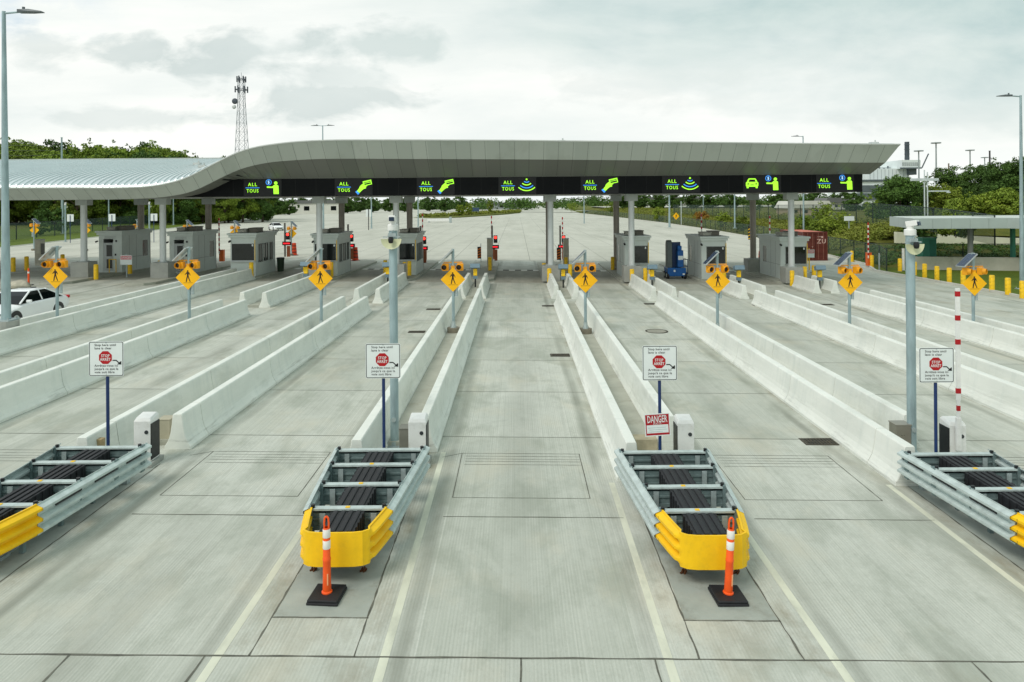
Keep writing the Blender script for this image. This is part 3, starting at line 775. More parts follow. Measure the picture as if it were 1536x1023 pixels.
# ================================================================ camera poles
def camera_pole(label, loc, face=0):
    r = thing('camera_pole', label, 'camera pole', loc, 0, 'galvanised camera poles at the lane ends')
    p = MB(); p.cyl((0,0,.12),(0,0,4.98),.096,20); p.build('pole', POLE, r, smooth='auto')
    b = MB(); b.box(-.2,-.2,0,.2,.2,.03); b.cyl((0,0,.03),(0,0,.12),.13,16); 
    for sx in (-1,1):
        for sy in (-1,1): b.cyl((sx*.15,sy*.15,.03),(sx*.15,sy*.15,.11),.016,8)
    b.build('base_plate', GALV, r)
    hh = MB(); hh.cyl((0,-.09,.62),(0,-.115,.62),.055,14); hh.build('hand_hole', GALV, r)
    MB().lathe([(0,4.98),(.12,4.98),(.125,5.0),(.125,5.1),(.11,5.12),(0,5.12)], (0,0,0), 20).build('cap', WHITE, r, smooth='auto')
    h = thing('camera_housing', None, None, (0,0,5.12)); h.parent = r
    c = MB(); c.lathe([(.075,0),(.075,.12),(.06,.16),(0,.17)], (0,0,0), 16); c.obox((.0,-.05,.13),(.075,0,0),(0,.12,-.02),(0,.012,.06)); c.build('shell', WHITE, h, bevel=.01)
    MB().obox((0,-.175,.125),(.06,0,0),(0,.03,-.006),(0,.006,.045)).build('lens', mat('camera_glass', (24,44,66), .12, 0, .1, 5), h, bevel=.008)
    h.rotation_euler.z = face
    # half round reflector shroud with a dome camera in front
    s = thing('reflector', None, None, (-.01,-.13,4.79)); s.parent = r
    m = MB(); n = 20; rings = []
    for i in range(n+1):
        a = RAD(180+180*i/n); ca, sa = math.cos(a), math.sin(a)
        rings.append([(.05*ca, .02, .04*sa), (.17*ca, -.0, .16*sa), (.235*ca, -.05, .235*sa), (.235*ca, -.062, .235*sa), (.16*ca, -.014, .15*sa), (.05*ca, .008, .03*sa)])
    m.loft(rings); m.build('shroud', mat('cream_reflector', (206,208,170), .45, 0, .05, 6), s, smooth='auto')
    MB().lathe([(0,-.10),(.045,-.09),(.06,-.05),(.062,-.0),(.05,.05)], (.0,-.1,.0), 16).build('dome_camera', DARKP, s, smooth='auto')
    q = MB(); q.box(-.2,-.02,.035,.2,.02,.055); q.box(-.08,-.03,.05,.1,.02,.13); q.cyl((.0,.0,.13),(.05,-.05,.2),.012,6); q.build('bracket', GALV, s)
    s.rotation_euler.z = face*.25
    st_ = MB()
    for i in range(5): st_.box(-.1+i*.045, -.1, 4.78, -.075+i*.045, -.096, 4.81)
    return r
b0 = G(592, 668)
CP = camera_pole('left galvanised camera pole beside the central lane', (b0.x, 15.82, b0.z))
b1 = G(1366, 673)
camera_pole('right galvanised camera pole beside the rightmost stop sign', (8.87, 15.4, b1.z), RAD(38))

# ================================================================ pedestrian crossing signs with beacons
def ped_sign(label, loc):
    r = thing('pedestrian_sign', label, 'pedestrian sign', loc, 0, 'yellow pedestrian crossing signs in a row')
    b = MB(); b.prism(circle(0,0,.27,14), 'z', 0, .2); b.build('pedestal', mat('dark_concrete', (126,120,106), .85, 0, .15, 4), r)
    b = MB(); b.lathe([(.13,.2),(.13,.24),(.09,.3),(.075,.48)], (0,0,0), 12); b.build('base', GALV, r, smooth='auto')
    MB().cyl((0,0,.3),(0,0,3.5),.062,14).build('pole', POLE, r, smooth='auto')
    y = -.09; zc_ = 2.24; s = .52
    m = MB().prism([(-s,zc_),(0,zc_-s),(s,zc_),(0,zc_+s)], 'y', y-.006, y); pn = m.build('sign_panel', SIGNY, r)
    bk = MB(); o = .49; i_ = .475
    bk.add([(a*o*(1), y-.0075, zc_+c*o) for a, c in ((-1,0),(0,-1),(1,0),(0,1))]+[(a*i_, y-.0075, zc_+c*i_) for a, c in ((-1,0),(0,-1),(1,0),(0,1))], [(j,(j+1)%4,4+(j+1)%4,4+j) for j in range(4)])
    man = MB()
    for j, pl in enumerate(man_polys()): man.prism([(px_*.98-.01, pz_*.98+zc_+.02) for px_, pz_ in pl], 'y', y-.009-.0003*j, y-.0062)
    man.build('walking_figure', INK, pn)
    MB().box(-.19, y-.0085, zc_-.232, .2, y-.0062, zc_-.22).build('ground_line', INK, pn)
    for sx in (-1, 1):
        h = thing('beacon', None, None, (sx*.31, -.08, 2.76)); h.parent = r
        q = MB(); q.box(-.135,-.06,-.155,.135,.15,.155); q.build('housing', BEACON, h, bevel=.03)
        q = MB(); q.lathe([(.115,-.06),(.125,-.065),(.12,-.20),(.112,-.20),(.108,-.07)], (-.05,0,0), 18, 'y'); q.build('visor', BEACON, h, smooth='auto')
        q = MB(); q.lathe([(0,-.135),(.05,-.13),(.1,-.11),(.11,-.07)], (-.05,0,0), 18, 'y'); q.build('lens', DARKP, h, smooth='auto')
        h.rotation_euler.z = 0
    q = MB(); q.bar((-.4,-.02,2.96),(.4,-.02,2.96),.045,.045); q.box(-.08,-.08,2.70,.08,.05,2.82); q.build('beacon_bracket', BEACON, r)
    n = Vector((-.69,.05,.72)).normalized(); ax = Vector((.72,0,.69)).normalized(); ay = n.cross(ax)
    c = Vector((-.27,.0,3.22))
    pv = MB().obox(c, ax*.39, ay*.30, n*.022).build('solar_panel', ALU, r)
    MB().obox(c+n*.024, ax*.365, ay*.275, n*.004).build('cells', mat('solar_cells', (42,58,84), .25, 0, .1, 6), pv)
    MB().bar((-.02,0,3.40),(-.30,0,3.12),.035).build('panel_arm', GALV, r)
    MB().box(-.055,-.055,3.5,.055,.055,3.53).build('cap', GALV, r)
    q = MB(); q.cyl((.13,.03,1.52),(.13,.03,2.0),.075,12); q.box(.0,-.02,1.6,.1,.05,1.64); q.build('control_box', GALV, r, smooth='auto')
    return r
PS = None
pl = {-3.5: 'leftmost yellow pedestrian sign, standing behind the barrier before the white sedan', -2.5: 'second yellow pedestrian sign from the left', -1.5: 'third yellow pedestrian sign from the left',
      -.5: 'yellow pedestrian sign just left of the central lane', .5: 'yellow pedestrian sign just right of the central lane', 1.5: 'third yellow pedestrian sign from the right, below the blue lift',
      2.5: 'second yellow pedestrian sign from the right', 3.5: 'rightmost yellow pedestrian sign near the grass'}
for k in pl:
    loc = (XI(k) - (.35 if k == 3.5 else 0), 28.9, gz(XI(k))+.13)
    if PS is None: PS = ped_sign(pl[k], loc)
    else:
        o = dup(PS, loc, 0, pl[k])
        for ch in kids(o):
            if ch.name.startswith('beacon.') or ch.name == 'beacon':
                if k > 1: ch.rotation_euler.z = RAD(38)*(k/3.5)
                if k < -1: ch.rotation_euler.z = RAD(-8)
# ================================================================ canopy
PANEL = None
def panel_mat(name, a, b, metal=.3, rough=.4):
    k = N(name); v = k.coord()
    sx = k.n('ShaderNodeSeparateXYZ'); k.l(v, sx.inputs[0])
    cb = k.n('ShaderNodeCombineXYZ'); k.l(k.math('FLOOR', k.math('DIVIDE', sx.outputs[0], .955)), cb.inputs[0])
    wn_ = k.n('ShaderNodeTexWhiteNoise'); k.l(cb.outputs[0], wn_.inputs['Vector'])
    c = k.mix(lin(a), lin(b), wn_.outputs['Value'])
    c = k.mix(c, lin((120,120,108)), k.ramp(k.noise(.8, k.coord((1, 1, .5)), 5, .6), [(.5, 0), (.8, .3)]))
    k.col(c); k.set(rough, metal, .4); return k.m
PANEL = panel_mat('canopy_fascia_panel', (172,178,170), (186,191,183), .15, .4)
SOFF_SHADED = panel_mat('canopy_panel_shaded', (110,112,106), (122,123,117), .1, .5)  # same panels as the fascia, with the underside's shade put into the colour
ROOFM = mat('standing_seam_roof', (206,216,216), .34, .55, .05, .6)
BAND = mat('sign_band_black', (11,13,15), .6, 0, .15, 1, spec=.15)
def tab(pts, x):
    if x <= pts[0][0]: return pts[0][1]
    for (a, va), (b, vb) in zip(pts, pts[1:]):
        if a <= x <= b:
            return va+(vb-va)*(x-a)/(b-a)
    return pts[-1][1]
TOPPX = [(-120,282.5),(12,282),(104,281.7),(167,282),(208,281),(225,279.6),(246,276.5),(264.6,272),(283,266),(298,257.5),(316.7,248),(334,239),(353,229.6),(373,223),(391.7,219),(412.5,216),(433,213.6),(456,211.8),(483,210.6),(508,210),(620,210),(768,210.5),(900,212),(1000,213),(1100,214),(1200,215.3),(1352,216.5)]
BOTPX = [(-120,301),(12,300.4),(112,299.8),(187,299),(231,297),(256,294.5),(280,290),(300,283),(312,276.5),(325,270),(343,261),(360,253.5),(380,248),(400,244),(420,241.8),(440,240.4),(462,239),(485,238.2),(529,238),(768,239),(900,240),(1100,242),(1200,243.5),(1328,244)]
def world_tab(pts, D): 
    out = []
    for x, y in pts:
        q = P(x, y, D); out.append((q.x, q.z))
    return out
YT, YB, YS = 43.9, 44.7, 46.3
TT = world_tab(TOPPX, YT); BT = world_tab(BOTPX, YB)
def smooth_tab(t, x, w=.55): return (tab(t, x-w)+tab(t, x)*2+tab(t, x+w))/4
XL, XR = -50.0, 24.71
REAR_Y, REAR_Z = 60.0, 9.65
can = thing('toll_canopy', 'long grey metal toll canopy with a curved left end over the booths', 'canopy', (0,0,0))
# panel edges along the front: narrower at the low left end
xs = [XR]; x = XR
while x > XL:
    stp = .955 if x > -16 else (.86 if x < -24 else .90); x -= stp; xs.append(x)
xs = xs[::-1]
def xb(x): return 24.16 if x > XR-1e-6 else x*(.995)
def xs_(x): return 23.47 if x > XR-1e-6 else x*.99
fas = MB(); sof = MB()
def zs_at(x):
    zb = smooth_tab(BT, xb(x)); return min(7.36, zb-.28 if zb > 7.6 else max(6.1, zb-.05))
for a, b in zip(xs, xs[1:]):
    g = .007
    a2, b2 = a+g, b-g; m_ = (a2+b2)/2
    def row(xx, off): 
        return [(xx, YT-off, smooth_tab(TT, xx)), (xb(xx), YB-off, smooth_tab(BT, xb(xx)))]
    bx = b2 if b < XR-.001 else XR
    fas.sheet([row(a2, 0), row(m_, 0), row(bx, 0)])
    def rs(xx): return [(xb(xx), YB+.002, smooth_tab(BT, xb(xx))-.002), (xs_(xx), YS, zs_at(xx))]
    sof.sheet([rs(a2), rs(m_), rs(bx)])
# backing behind the seams
bk = MB(); rows = []
for x in xs:
    rows.append([(x, YT+.05, smooth_tab(TT, x)-.02), (xb(x), YB+.06, smooth_tab(BT, xb(x))+.04), (xs_(x), YS+.06, zs_at(x)+.06)])
bk.sheet(rows)
fas.build('fascia', PANEL, can, recalc=False, smooth=False); sof.build('soffit', SOFF_SHADED, can, recalc=False)
bk.build('fascia_backing', DARKP, can, recalc=False)
# roof skin with standing seams, dropping towards the low left end
def roof_z(x, t):
    z0 = smooth_tab(TT, x); e = t**.56
    return z0 + (REAR_Z - z0)*e - .02
nt = 18
def tj(j): return (j/nt)**1.7
rf = MB(); grid = []
xr = [XL + (XR-XL)*i/170 for i in range(171)]
for x in xr: grid.append([(x + (0 if x < XR-.01 else -.3*0), YT+.17+(REAR_Y-YT-.17)*tj(j), roof_z(x, tj(j))) for j in range(nt+1)])
rf.sheet(grid)
edge = MB()
x = XL
while x < XR-.2:
    for j in range(nt):
        ya, yb_ = YT+.17+(REAR_Y-YT-.17)*tj(j), YT+.17+(REAR_Y-YT-.17)*tj(j+1)
        za, zb = roof_z(x, tj(j)), roof_z(x, tj(j+1))
        w2 = .05
        rf.add([(x-w2-.02,ya,za),(x-w2,ya,za+.07),(x+w2,ya,za+.07),(x+w2+.02,ya,za),(x-w2-.02,yb_,zb),(x-w2,yb_,zb+.07),(x+w2,yb_,zb+.07),(x+w2+.02,yb_,zb)],
               [(0,1,5,4),(1,2,6,5),(2,3,7,6),(0,3,2,1),(4,5,6,7)])
    x += .43
rf.build('roof', ROOFM, can, recalc=False)
eg = MB(); rows = []
for x in xr: 
    z = smooth_tab(TT, x); rows.append([(x, YT-.02, z-.03), (x, YT-.02, z+.04), (x, YT+.16, z+.05), (x, YT+.16, z-.1)])
eg.loft(rows); eg.build('roof_edge_trim', mat('edge_trim', (190,194,188), .4, .3, .05, 3), can)
rt = MB(); rt.box(XL, REAR_Y-.02, 6.2, XR-1.2, REAR_Y+.05, REAR_Z+.12); rt.build('rear_fascia', PANEL, can)
un = MB(); un.box(XL, YS+.9, 6.17, 23.4, REAR_Y-.03, 6.22); un.build('underside', SOFF_SHADED, can)
e = MB(); e.add([(XR,YT,smooth_tab(TT,XR)),(24.16,YB,smooth_tab(BT,24.16)),(23.47,YS,zs_at(XR)),(23.45,YS,6.17),(23.45,REAR_Y,6.17),(24.3,REAR_Y,REAR_Z),(24.71,50,9.5)], [(0,1,2,3,4,5,6)])
e.build('end_panel', PANEL, can)
# black sign band below the soffit
bz0 = 6.165
b = MB(); b.box(-19.2, YS, bz0, 23.45, YS+.9, 7.36)
b.add([(-19.2,YS,bz0),(-19.2,YS,7.36),(-20.2,YS,7.0),(-22.6,YS,6.55),(-24.2,YS,6.25),(-24.2,YS,bz0)], [(0,1,2,3,4,5)])
b.build('sign_band', BAND, can, recalc=False)
sb = MB()
x = -19.2
while x < 23.4: sb.box(x-.008, YS-.004, bz0+.01, x+.008, YS, 7.34); x += 1.4
sb.build('band_seam', mat('band_seam', (10,11,12), .6), can)
for xx, t in ((-21.5, .18), (-23.9, .45), (3, .1), (24, .12)):
    z = roof_z(xx, t); yy = YT+(REAR_Y-YT)*t
    rfx = MB().box(xx-.25, yy-.2, z, xx+.25, yy+.2, z+.18); rfx.cyl((xx+.1, yy, z+.1), (xx+.1, yy, z+.32), .05, 8)
    rfx.build('roof_vent', mat('roof_vent_grey', (196,200,196), .5, .2), can)
# columns: front row stands on concrete pedestals, rear row is darker
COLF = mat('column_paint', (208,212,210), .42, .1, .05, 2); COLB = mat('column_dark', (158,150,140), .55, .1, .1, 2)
def column(x, y, m, rad, ped, capw=.42):
    g = gz(x)
    top = 6.17
    c = MB().cyl((x, y, g+.1), (x, y, top-.5), rad, 18); o = c.build('column', m, can, smooth='auto')
    MB().box(x-capw, y-.3, top-.5, x+capw, y+.4, top).build('capital', GREYD, o, bevel=.02)
    q = MB(); q.cyl((x, y, g+ped+.15), (x, y, g+ped+.21), rad+.14, 18); q.build('base_ring', GREYD, o)
    if ped > .3: MB().box(x-.62, y-.55, g+.1, x+.62, y+.55, g+ped+.15).build('pedestal', GREYC, o, bevel=.02)
    return o
for x in (-30.7, -25.1, -14.0, -8.55, 2.38, 8.12, 19.45): column(x, 48.4, COLF, .21, 1.05)
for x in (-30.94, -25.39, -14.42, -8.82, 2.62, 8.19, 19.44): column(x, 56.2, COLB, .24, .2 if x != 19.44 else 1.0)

# ================================================================ lane message displays
LIME = glow('led_lime', (158,240,48), 1.0); LBLUE = glow('led_blue', (52,132,214), 1.0)
LWHITE = glow('led_pale_blue', (160,205,240), 1.0)
SCR = mat('led_screen', (7,8,9), .5, 0, .2, 8)
def person_icon(mb, mbb, x, z):
    mb.prism(circle(x+.22, z+.30, .115, 14), 'y', -.03, -.02)
    mb.prism([(x+.10,z+.17),(x+.34,z+.17),(x+.40,z+.11),(x+.42,z-.44),(x+.07,z-.44),(x+.06,z-.04)], 'y', -.03, -.02)
    mb.prism([(x+.10,z+.17),(x+.05,z-.03),(x-.36,z-.02),(x-.40,z+.03),(x-.36,z+.085),(x-.02,z+.06)], 'y', -.0305, -.02)
    mbb.prism(arcband(x-.26, z+.36, .155, .20, 0, 359.9, 20), 'y', -.03, -.02)
    mbb.prism([(x-.285,z+.25),(x-.235,z+.25),(x-.235,z+.47),(x-.285,z+.47)], 'y', -.028, -.02)
def card_icon(mb, mbb, mbk, x, z):
    mb.prism([(x-.42,z-.28),(x-.30,z-.12),(x-.22,z+.05),(x-.06,z+.19),(x+.02,z+.22),(x+.05,z+.12),(x+.26,z+.14),(x+.27,z+.07),(x+.17,z-.0),(x+.19,z-.1),(x+.03,z-.14),(x-.1,z-.24),(x-.26,z-.40)], 'y', -.03, -.02)
    def rot(px_, pz_, a=RAD(12)): return (x+.28+px_*math.cos(a)-pz_*math.sin(a), z+.26+px_*math.sin(a)+pz_*math.cos(a))
    mb.prism([rot(-.29,-.15),rot(.29,-.15),rot(.29,.17),rot(-.29,.17)], 'y', -.027, -.02)
    mbk.prism([rot(-.24,-.10),rot(.235,-.10),rot(.235,-.0),rot(-.24,-.0)], 'y', -.0285, -.021)
    mbk.prism([rot(-.24,.04),rot(.235,.04),rot(.235,.085),rot(-.24,.085)], 'y', -.0285, -.021)
    mb.prism([(x-.05,z+.16),(x+.07,z+.2),(x+.1,z+.08),(x+.0,z+.0)], 'y', -.0305, -.021)
    mbb.prism([(x-.54,z-.34),(x-.45,z-.25),(x-.26,z-.44),(x-.36,z-.53)], 'y', -.031, -.02)
def wave_icon(mb, mbb, mbw, x, z):
    z0 = z+.42
    mbw.prism(circle(x, z0, .062, 12), 'y', -.03, -.02)
    for i, (r, m) in enumerate(((.24, mbb), (.42, mb), (.62, mbb), (.80, mb))):
        m.prism(arcband(x, z0+.04, r-.033, r+.033, 270-44, 270+44, 14), 'y', -.03, -.02)
def car_icon(mb, mbk, x, z):
    mb.prism([(x-.42,z-.14),(x-.42,z+.08),(x-.36,z+.12),(x-.26,z+.33),(x-.2,z+.37),(x+.2,z+.37),(x+.26,z+.33),(x+.36,z+.12),(x+.42,z+.08),(x+.42,z-.14),(x+.36,z-.2),(x-.36,z-.2)], 'y', -.03, -.02)
    for s_ in (-1, 1): mb.prism([(x+s_*.37,z-.2),(x+s_*.37,z-.3),(x+s_*.24,z-.3),(x+s_*.24,z-.2)], 'y', -.03, -.02)
    mbk.prism([(x-.24,z+.13),(x+.24,z+.13),(x+.18,z+.29),(x-.18,z+.29)], 'y', -.032, -.021)
    for s_ in (-1, 1): mbk.prism(circle(x+s_*.27, z-.01, .055, 10), 'y', -.032, -.021)
    mbk.box(x-.12, -.032, z-.1, x+.12, -.021, z-.05)
def display(label, xt, xi_, kind):
    """xt: picture position of the words, xi_: of the icon (both on the sign band)"""
    zc_ = 6.77; pa = P(xt, 280, YS).x; pb = P(xi_, 280, YS).x
    cxm = (pa+pb)/2
    r = thing('lane_display', label, 'lane display', (cxm, YS, zc_), 0, 'lit lane displays on the canopy sign band')
    MB().box(-1.28, -.02, -.585, 1.28, -.006, .585).build('screen', SCR, r)
    t, i_ = pa-cxm, pb-cxm
    lime, blue, dark, pale = MB(), MB(), MB(), MB()
    if kind != 'car':
        zt = .15
        text('lettering', 'ALL', .33, LIME, r, (t,-.026,.205), sx=.98, bold=.003, ext=.004, sp=1.22)
        text('lettering', 'TOUS', .33, LIME, r, (t,-.026,-.225), sx=.84, bold=.003, ext=.004, sp=1.22)
        MB().box(t-.47, -.03, -.028, t+.47, -.02, .012).build('divider_line', LBLUE, r)
    else: car_icon(lime, dark, t, 0)
    if kind in ('person', 'car'):
        person_icon(lime, blue, i_, 0)
        text('lettering', '$', .27, LWHITE, r, (i_-.26,-.0315,.36), bold=.004, ext=.001)
    elif kind == 'card': card_icon(lime, blue, dark, i_, 0)
    else: wave_icon(lime, blue, pale, i_, 0)
    lime.build('lime_symbol', LIME, r); 
    if blue.v: blue.build('blue_symbol', LBLUE, r)
    if dark.v: dark.build('symbol_cutout', SCR, r)
    if pale.v: pale.build('symbol_dot', LIME, r)
display('leftmost lane display, ALL TOUS and a cashier figure', 379, 409, 'person')
display('second lane display from the left, ALL TOUS and a hand with card', 516, 545, 'card')
display('third lane display from the left, ALL TOUS and a hand with card', 639, 668, 'card')
display('lane display over the central lane, ALL TOUS and contactless waves', 762, 790, 'wave')
display('ALL TOUS display with a hand and card, right of the central lane', 885, 914, 'card')
display('ALL TOUS display with contactless waves, third from the right', 1008, 1035, 'wave')
display('lane display showing a car and a cashier figure', 1128, 1158, 'car')
display('rightmost lane display, ALL TOUS and a cashier figure', 1236, 1269, 'person')

# ================================================================ toll booths
WINF = mat('window_frame_grey', (120,126,122), .45, .3, .05, 3)
ACG = mat('roof_unit_grey', (178,176,164), .6, .1, .12, 4, dirt=((90,88,78), 4, .6))
def booth(label, x, y, kind, wd=1.72, ln=4.0):
    z = gz(x)+.15; h = 3.05
    r = thing('toll_booth', label, 'toll booth', (x, y, z), 0, 'grey toll booths under the canopy')
    hw_ = wd/2
    # shell as wall panels around the openings
    m = MB()
    m.box(-hw_, 0, 0, hw_, .08, 1.12 if kind != 'door' else .12)
    if kind == 'door':
        m.box(-hw_, 0, .12, -.52, .08, 2.5); m.box(.22, 0, .12, hw_, .08, 2.5)
    else: 
        wl = -hw_+.06 if kind == 'win' else -hw_+.36
        m.box(-hw_, 0, 1.12, wl, .08, 2.38); m.box(hw_-.06, 0, 1.12, hw_, .08, 2.38)
    m.box(-hw_, 0, 2.38 if kind != 'door' else 2.5, hw_, .08, 2.8)
    m.build('front_wall', GREYB, r)
    sd_ = 1
    for sx in (-1, 1):
        w_ = MB()
        xa, xb_ = (sx*hw_-.08*(sx > 0), sx*hw_+.08*(sx < 0))
        if kind == 'win' and sx == 1:      # serving side with windows and sliding door
            w_.box(xa, .08, 0, xb_, ln, .95); w_.box(xa, .08, 2.3, xb_, ln, 2.8)
            for a, b in ((.08,.5),(1.35,1.55),(2.5,2.75),(3.45,ln)): w_.box(xa, a, .95, xb_, b, 2.3)
        else:
            w_.box(xa, .08, 0, xb_, 2.85, 2.8); w_.box(xa, 3.6, 0, xb_, ln, 2.8); w_.box(xa, 2.85, 0, xb_, 3.6, 1.0); w_.box(xa, 2.85, 2.25, xb_, 3.6, 2.8)
        w_.build('side_wall', GREYB, r)
        if kind == 'win' and sx == 1:
            for a, b in ((.5, 1.35), (1.55, 2.5), (2.75, 3.45)):
                q = MB().box(sx*(hw_-.03), a+.05, 1.0, sx*(hw_-.02), b-.05, 2.25).build('side_window', GLASSD, r)
                f = MB()
                for ya, yb_ in ((a, a+.05), (b-.05, b), ((a+b)/2-.02, (a+b)/2+.02)): f.box(sx*(hw_-.02), ya, .95, sx*(hw_+.02), yb_, 2.3)
                f.build('frame', WINF, q)
        else:
            q = MB().box(sx*(hw_-.03), 2.85, 1.0, sx*(hw_-.02), 3.6, 2.25).build('side_window', GLASSD, r)
            f = MB(); 
            for yy in (1.0, 1.95): f.box(sx*(hw_+.0005), yy-.008, .1, sx*(hw_+.004), yy+.008, 2.75)
            f.box(sx*(hw_+.0005), .1, 1.05, sx*(hw_+.004), 2.8, 1.066)
            f.build('panel_joint', DARKP, r)
    MB().box(-hw_, ln-.08, 0, hw_, ln, 2.8).build('rear_wall', GREYB, r)
    ro = MB(); ro.box(-hw_-.10, -.14, 2.8, hw_+.10, ln+.12, 2.98); ro.box(-hw_-.17, -.24, 2.98, hw_+.17, ln+.2, 3.12); ro.build('roof', GREYB, r, bevel=.015)
    ac = MB(); ac.box(-.62, .6, 3.15, .0, 1.9, 3.34); ac.box(-.66, .55, 3.34, .04, 1.95, 3.39); ac.build('roof_unit', ACG, r, bevel=.02)
    ac = MB(); ac.box(.08, .9, 3.12, .68, 2.1, 3.40); ac.box(.03, .84, 3.40, .72, 2.16, 3.46); ac.build('roof_unit', mat('roof_unit_dark', (112,108,98), .6, .1, .15, 4), r, bevel=.02)
    MB().box(-hw_+.02, .1, 0, hw_-.02, ln-.1, .03).build('floor_plate', DARKP, r)
    if kind == 'door':
        dr = MB(); dr.box(-.51, .02, .13, .21, .06, 2.22); d_ = dr.build('door', mat('door_grey', (168,174,172), .45, .15, .04, 3), r)
        MB().box(-.3, .012, 1.2, .12, .0185, 2.05).build('glass', GLASSD, d_); MB().box(-.3, .012, .3, .12, .0185, 1.0).build('glass', GLASSD, d_)
        MB().cyl((.16,-.02,1.1),(.16,.02,1.1),.02,8).build('handle', ALU, d_)
        v = MB(); 
        for i in range(5): v.box(-.42, -.02, 2.52+i*.045, .42, -.002, 2.545+i*.045)
        v.build('vent', GREYD, r)
        hr = MB(); hr.tube([(.12,-.35,.02),(.12,-.35,1.0),(.62,-.35,1.0),(.62,-.35,.02)], .03, 8); hr.build('handrail', YELP, r, smooth='auto')
        lb = MB(); lb.box(.40,-.05,2.28,.5,-.002,2.42); lb.cyl((-hw_-.1,.0,2.35),(-hw_-.1,-.22,2.3),.06,10); lb.build('lamp', DARKP, r)
        MB().box(.33, -.02, 1.25, .45, -.002, 1.4).build('keypad', DARKP, r)
    else:
        q = MB().box(wl+.03, .035, 1.15, hw_-.09, .05, 2.35).build('window', GLASSD, r)
        f = MB(); f.box(wl, -.015, 1.10, hw_-.06, .03, 1.15); f.box(wl, -.015, 2.35, hw_-.06, .03, 2.39); f.box(wl, -.0145, 1.15, wl+.035, .03, 2.35); f.box(hw_-.095, -.0145, 1.15, hw_-.06, .03, 2.35)
        f.build('frame', ALU if kind == 'win' else WINF, q)
        it = MB(); it.box(hw_-.27, .018, 2.16, hw_-.17, .03, 2.3); it.build('notice', SIGNW, r)
        gd = MB(); gd.tube([(hw_-.02,-.06,1.12),(hw_-.02,-.06,2.62)], .028, 8); gd.build('guard_rail', YELP, r, smooth='auto')
        lb = MB(); lb.cyl((-hw_-.02,-.02,2.55),(-hw_-.02,-.2,2.5),.075,10); lb.build('camera', DARKP, r)
        ct = MB(); ct.box(wl-.02, -.14, 1.03, hw_-.02, -.002, 1.09); ct.build('counter', ALU, r)
    return r
booth('leftmost toll booth, grey with a glazed door in front', -30.5, 51.2, 'door')
booth('second toll booth from the left, door half hidden by a solar panel', -25.05, 50.9, 'door')
booth('third toll booth from the left with a wide dark front window', -19.75, 49.2, 'win', 1.8)
booth('fourth toll booth from the left, column crossing its window', -13.95, 49.7, 'win', 1.72)
booth('fifth toll booth from the left, behind the left camera pole', -8.25, 51.0, 'win', 1.4)
booth('toll booth just right of the central lane behind a column', 8.72, 49.8, 'winr', 1.75)
booth('second toll booth from the right, behind the blue lift', 14.35, 49.8, 'winr', 1.8)
booth('rightmost toll booth before the rust red container', 20.35, 50.2, 'winr', 1.95, 4.4)
# ================================================================ yellow bollards on the toll islands
def bollard(label, loc, h=1.1, r_=.15, grp='yellow steel bollards around the toll islands'):
    r = thing('bollard', label, 'bollard', loc, 0, grp)
    MB().lathe([(r_,0),(r_,h-.06),(r_*.8,h-.015),(0,h)], (0,0,0), 16).build('post', YELP, r, smooth='auto')
    MB().lathe([(r_+.03,0),(r_+.03,.02),(r_,.025)], (0,0,0), 16).build('collar', GREYC, r)
    return r
B0 = None
FRONT = {824: 47.2, 948: 47.1, 968: 47.9, 976: 47.2, 1188: 47.0, 1207: 48.4, 1221: 49.4, 816: 49.6, 855: 48.8, 458: 48.6, 144: 47.6, 240: 49.4, 607: 49.6, 614: 50.4, 377: 48.4, 1086: 48.9, 487: 48.6, 497: 49.2, 286: 49.9}
bl = [(195,411,'front of the leftmost column pedestal'),(240,406,'between the second booth column and its pedestal'),(144,405,'right of the leftmost column pedestal'),(286,404,'front of the second booth door'),
      (377,409,'front right corner of the third booth'),(458,408,'left of the fourth booth column'),(487,405,'under the window of the fourth booth'),(497,404,'right corner of the fourth booth'),
      (607,415,'front of the fifth booth, nearer one'),(614,412,'front of the fifth booth, farther one'),(578,412,'left of the left camera pole dish'),
      (735,406,'foot of the beige kiosk left of the central lane'),(816,404,'left of the central column, rear one'),(824,411,'front of the central column pedestal'),(849,406,'foot of the beige kiosk right of the central lane'),(855,411,'right of the central column pedestal'),
      (948,416,'front of the pedestal right of the central lane'),(968,412,'right of the pedestal right of the central lane'),(976,416,'near the grey sensor box beside the booth'),(919,405,'behind the booth right of the central lane'),
      (1086,411,'front of the second booth from the right'),(1128,399,'front of the rear right column'),(1188,418,'front of the rightmost column pedestal'),(1207,412,'right of the rightmost column pedestal'),(1221,411,'farthest right on the rightmost island'),
      (40,406,'far left beside the tan kiosk'),(94,402,'left of the leftmost column'),(20,408,'farthest left')]
for px, py, w_ in bl:
    p = G(px, py, .15)
    if px in FRONT: q = P(px, 400, FRONT[px]); p = Vector((q.x, FRONT[px], gz(q.x)+(.15 if FRONT[px] > 48.2 else .004)))
    if B0 is None: B0 = bollard('yellow bollard, '+w_, p)
    else: dup(B0, p, 0, 'yellow bollard, '+w_)
right = [(1278,393),(1308,401),(1350,407),(1372,413),(1387,416.5),(1405.5,421),(1424,424),(1445,429),(1488,437.5),(1512,442.5),(1534,448)]
rw = ['first', 'second', 'third', 'fourth', 'fifth', 'sixth', 'seventh', 'eighth', 'ninth', 'tenth', 'last']
for i, (px, py) in enumerate(right):
    dup(B0, G(px, py), 0, f'{rw[i]} yellow bollard of the row on the grass at right, counted from the container', 'yellow bollards on the right grass strip', scale=(1.08,1.08,1.0))

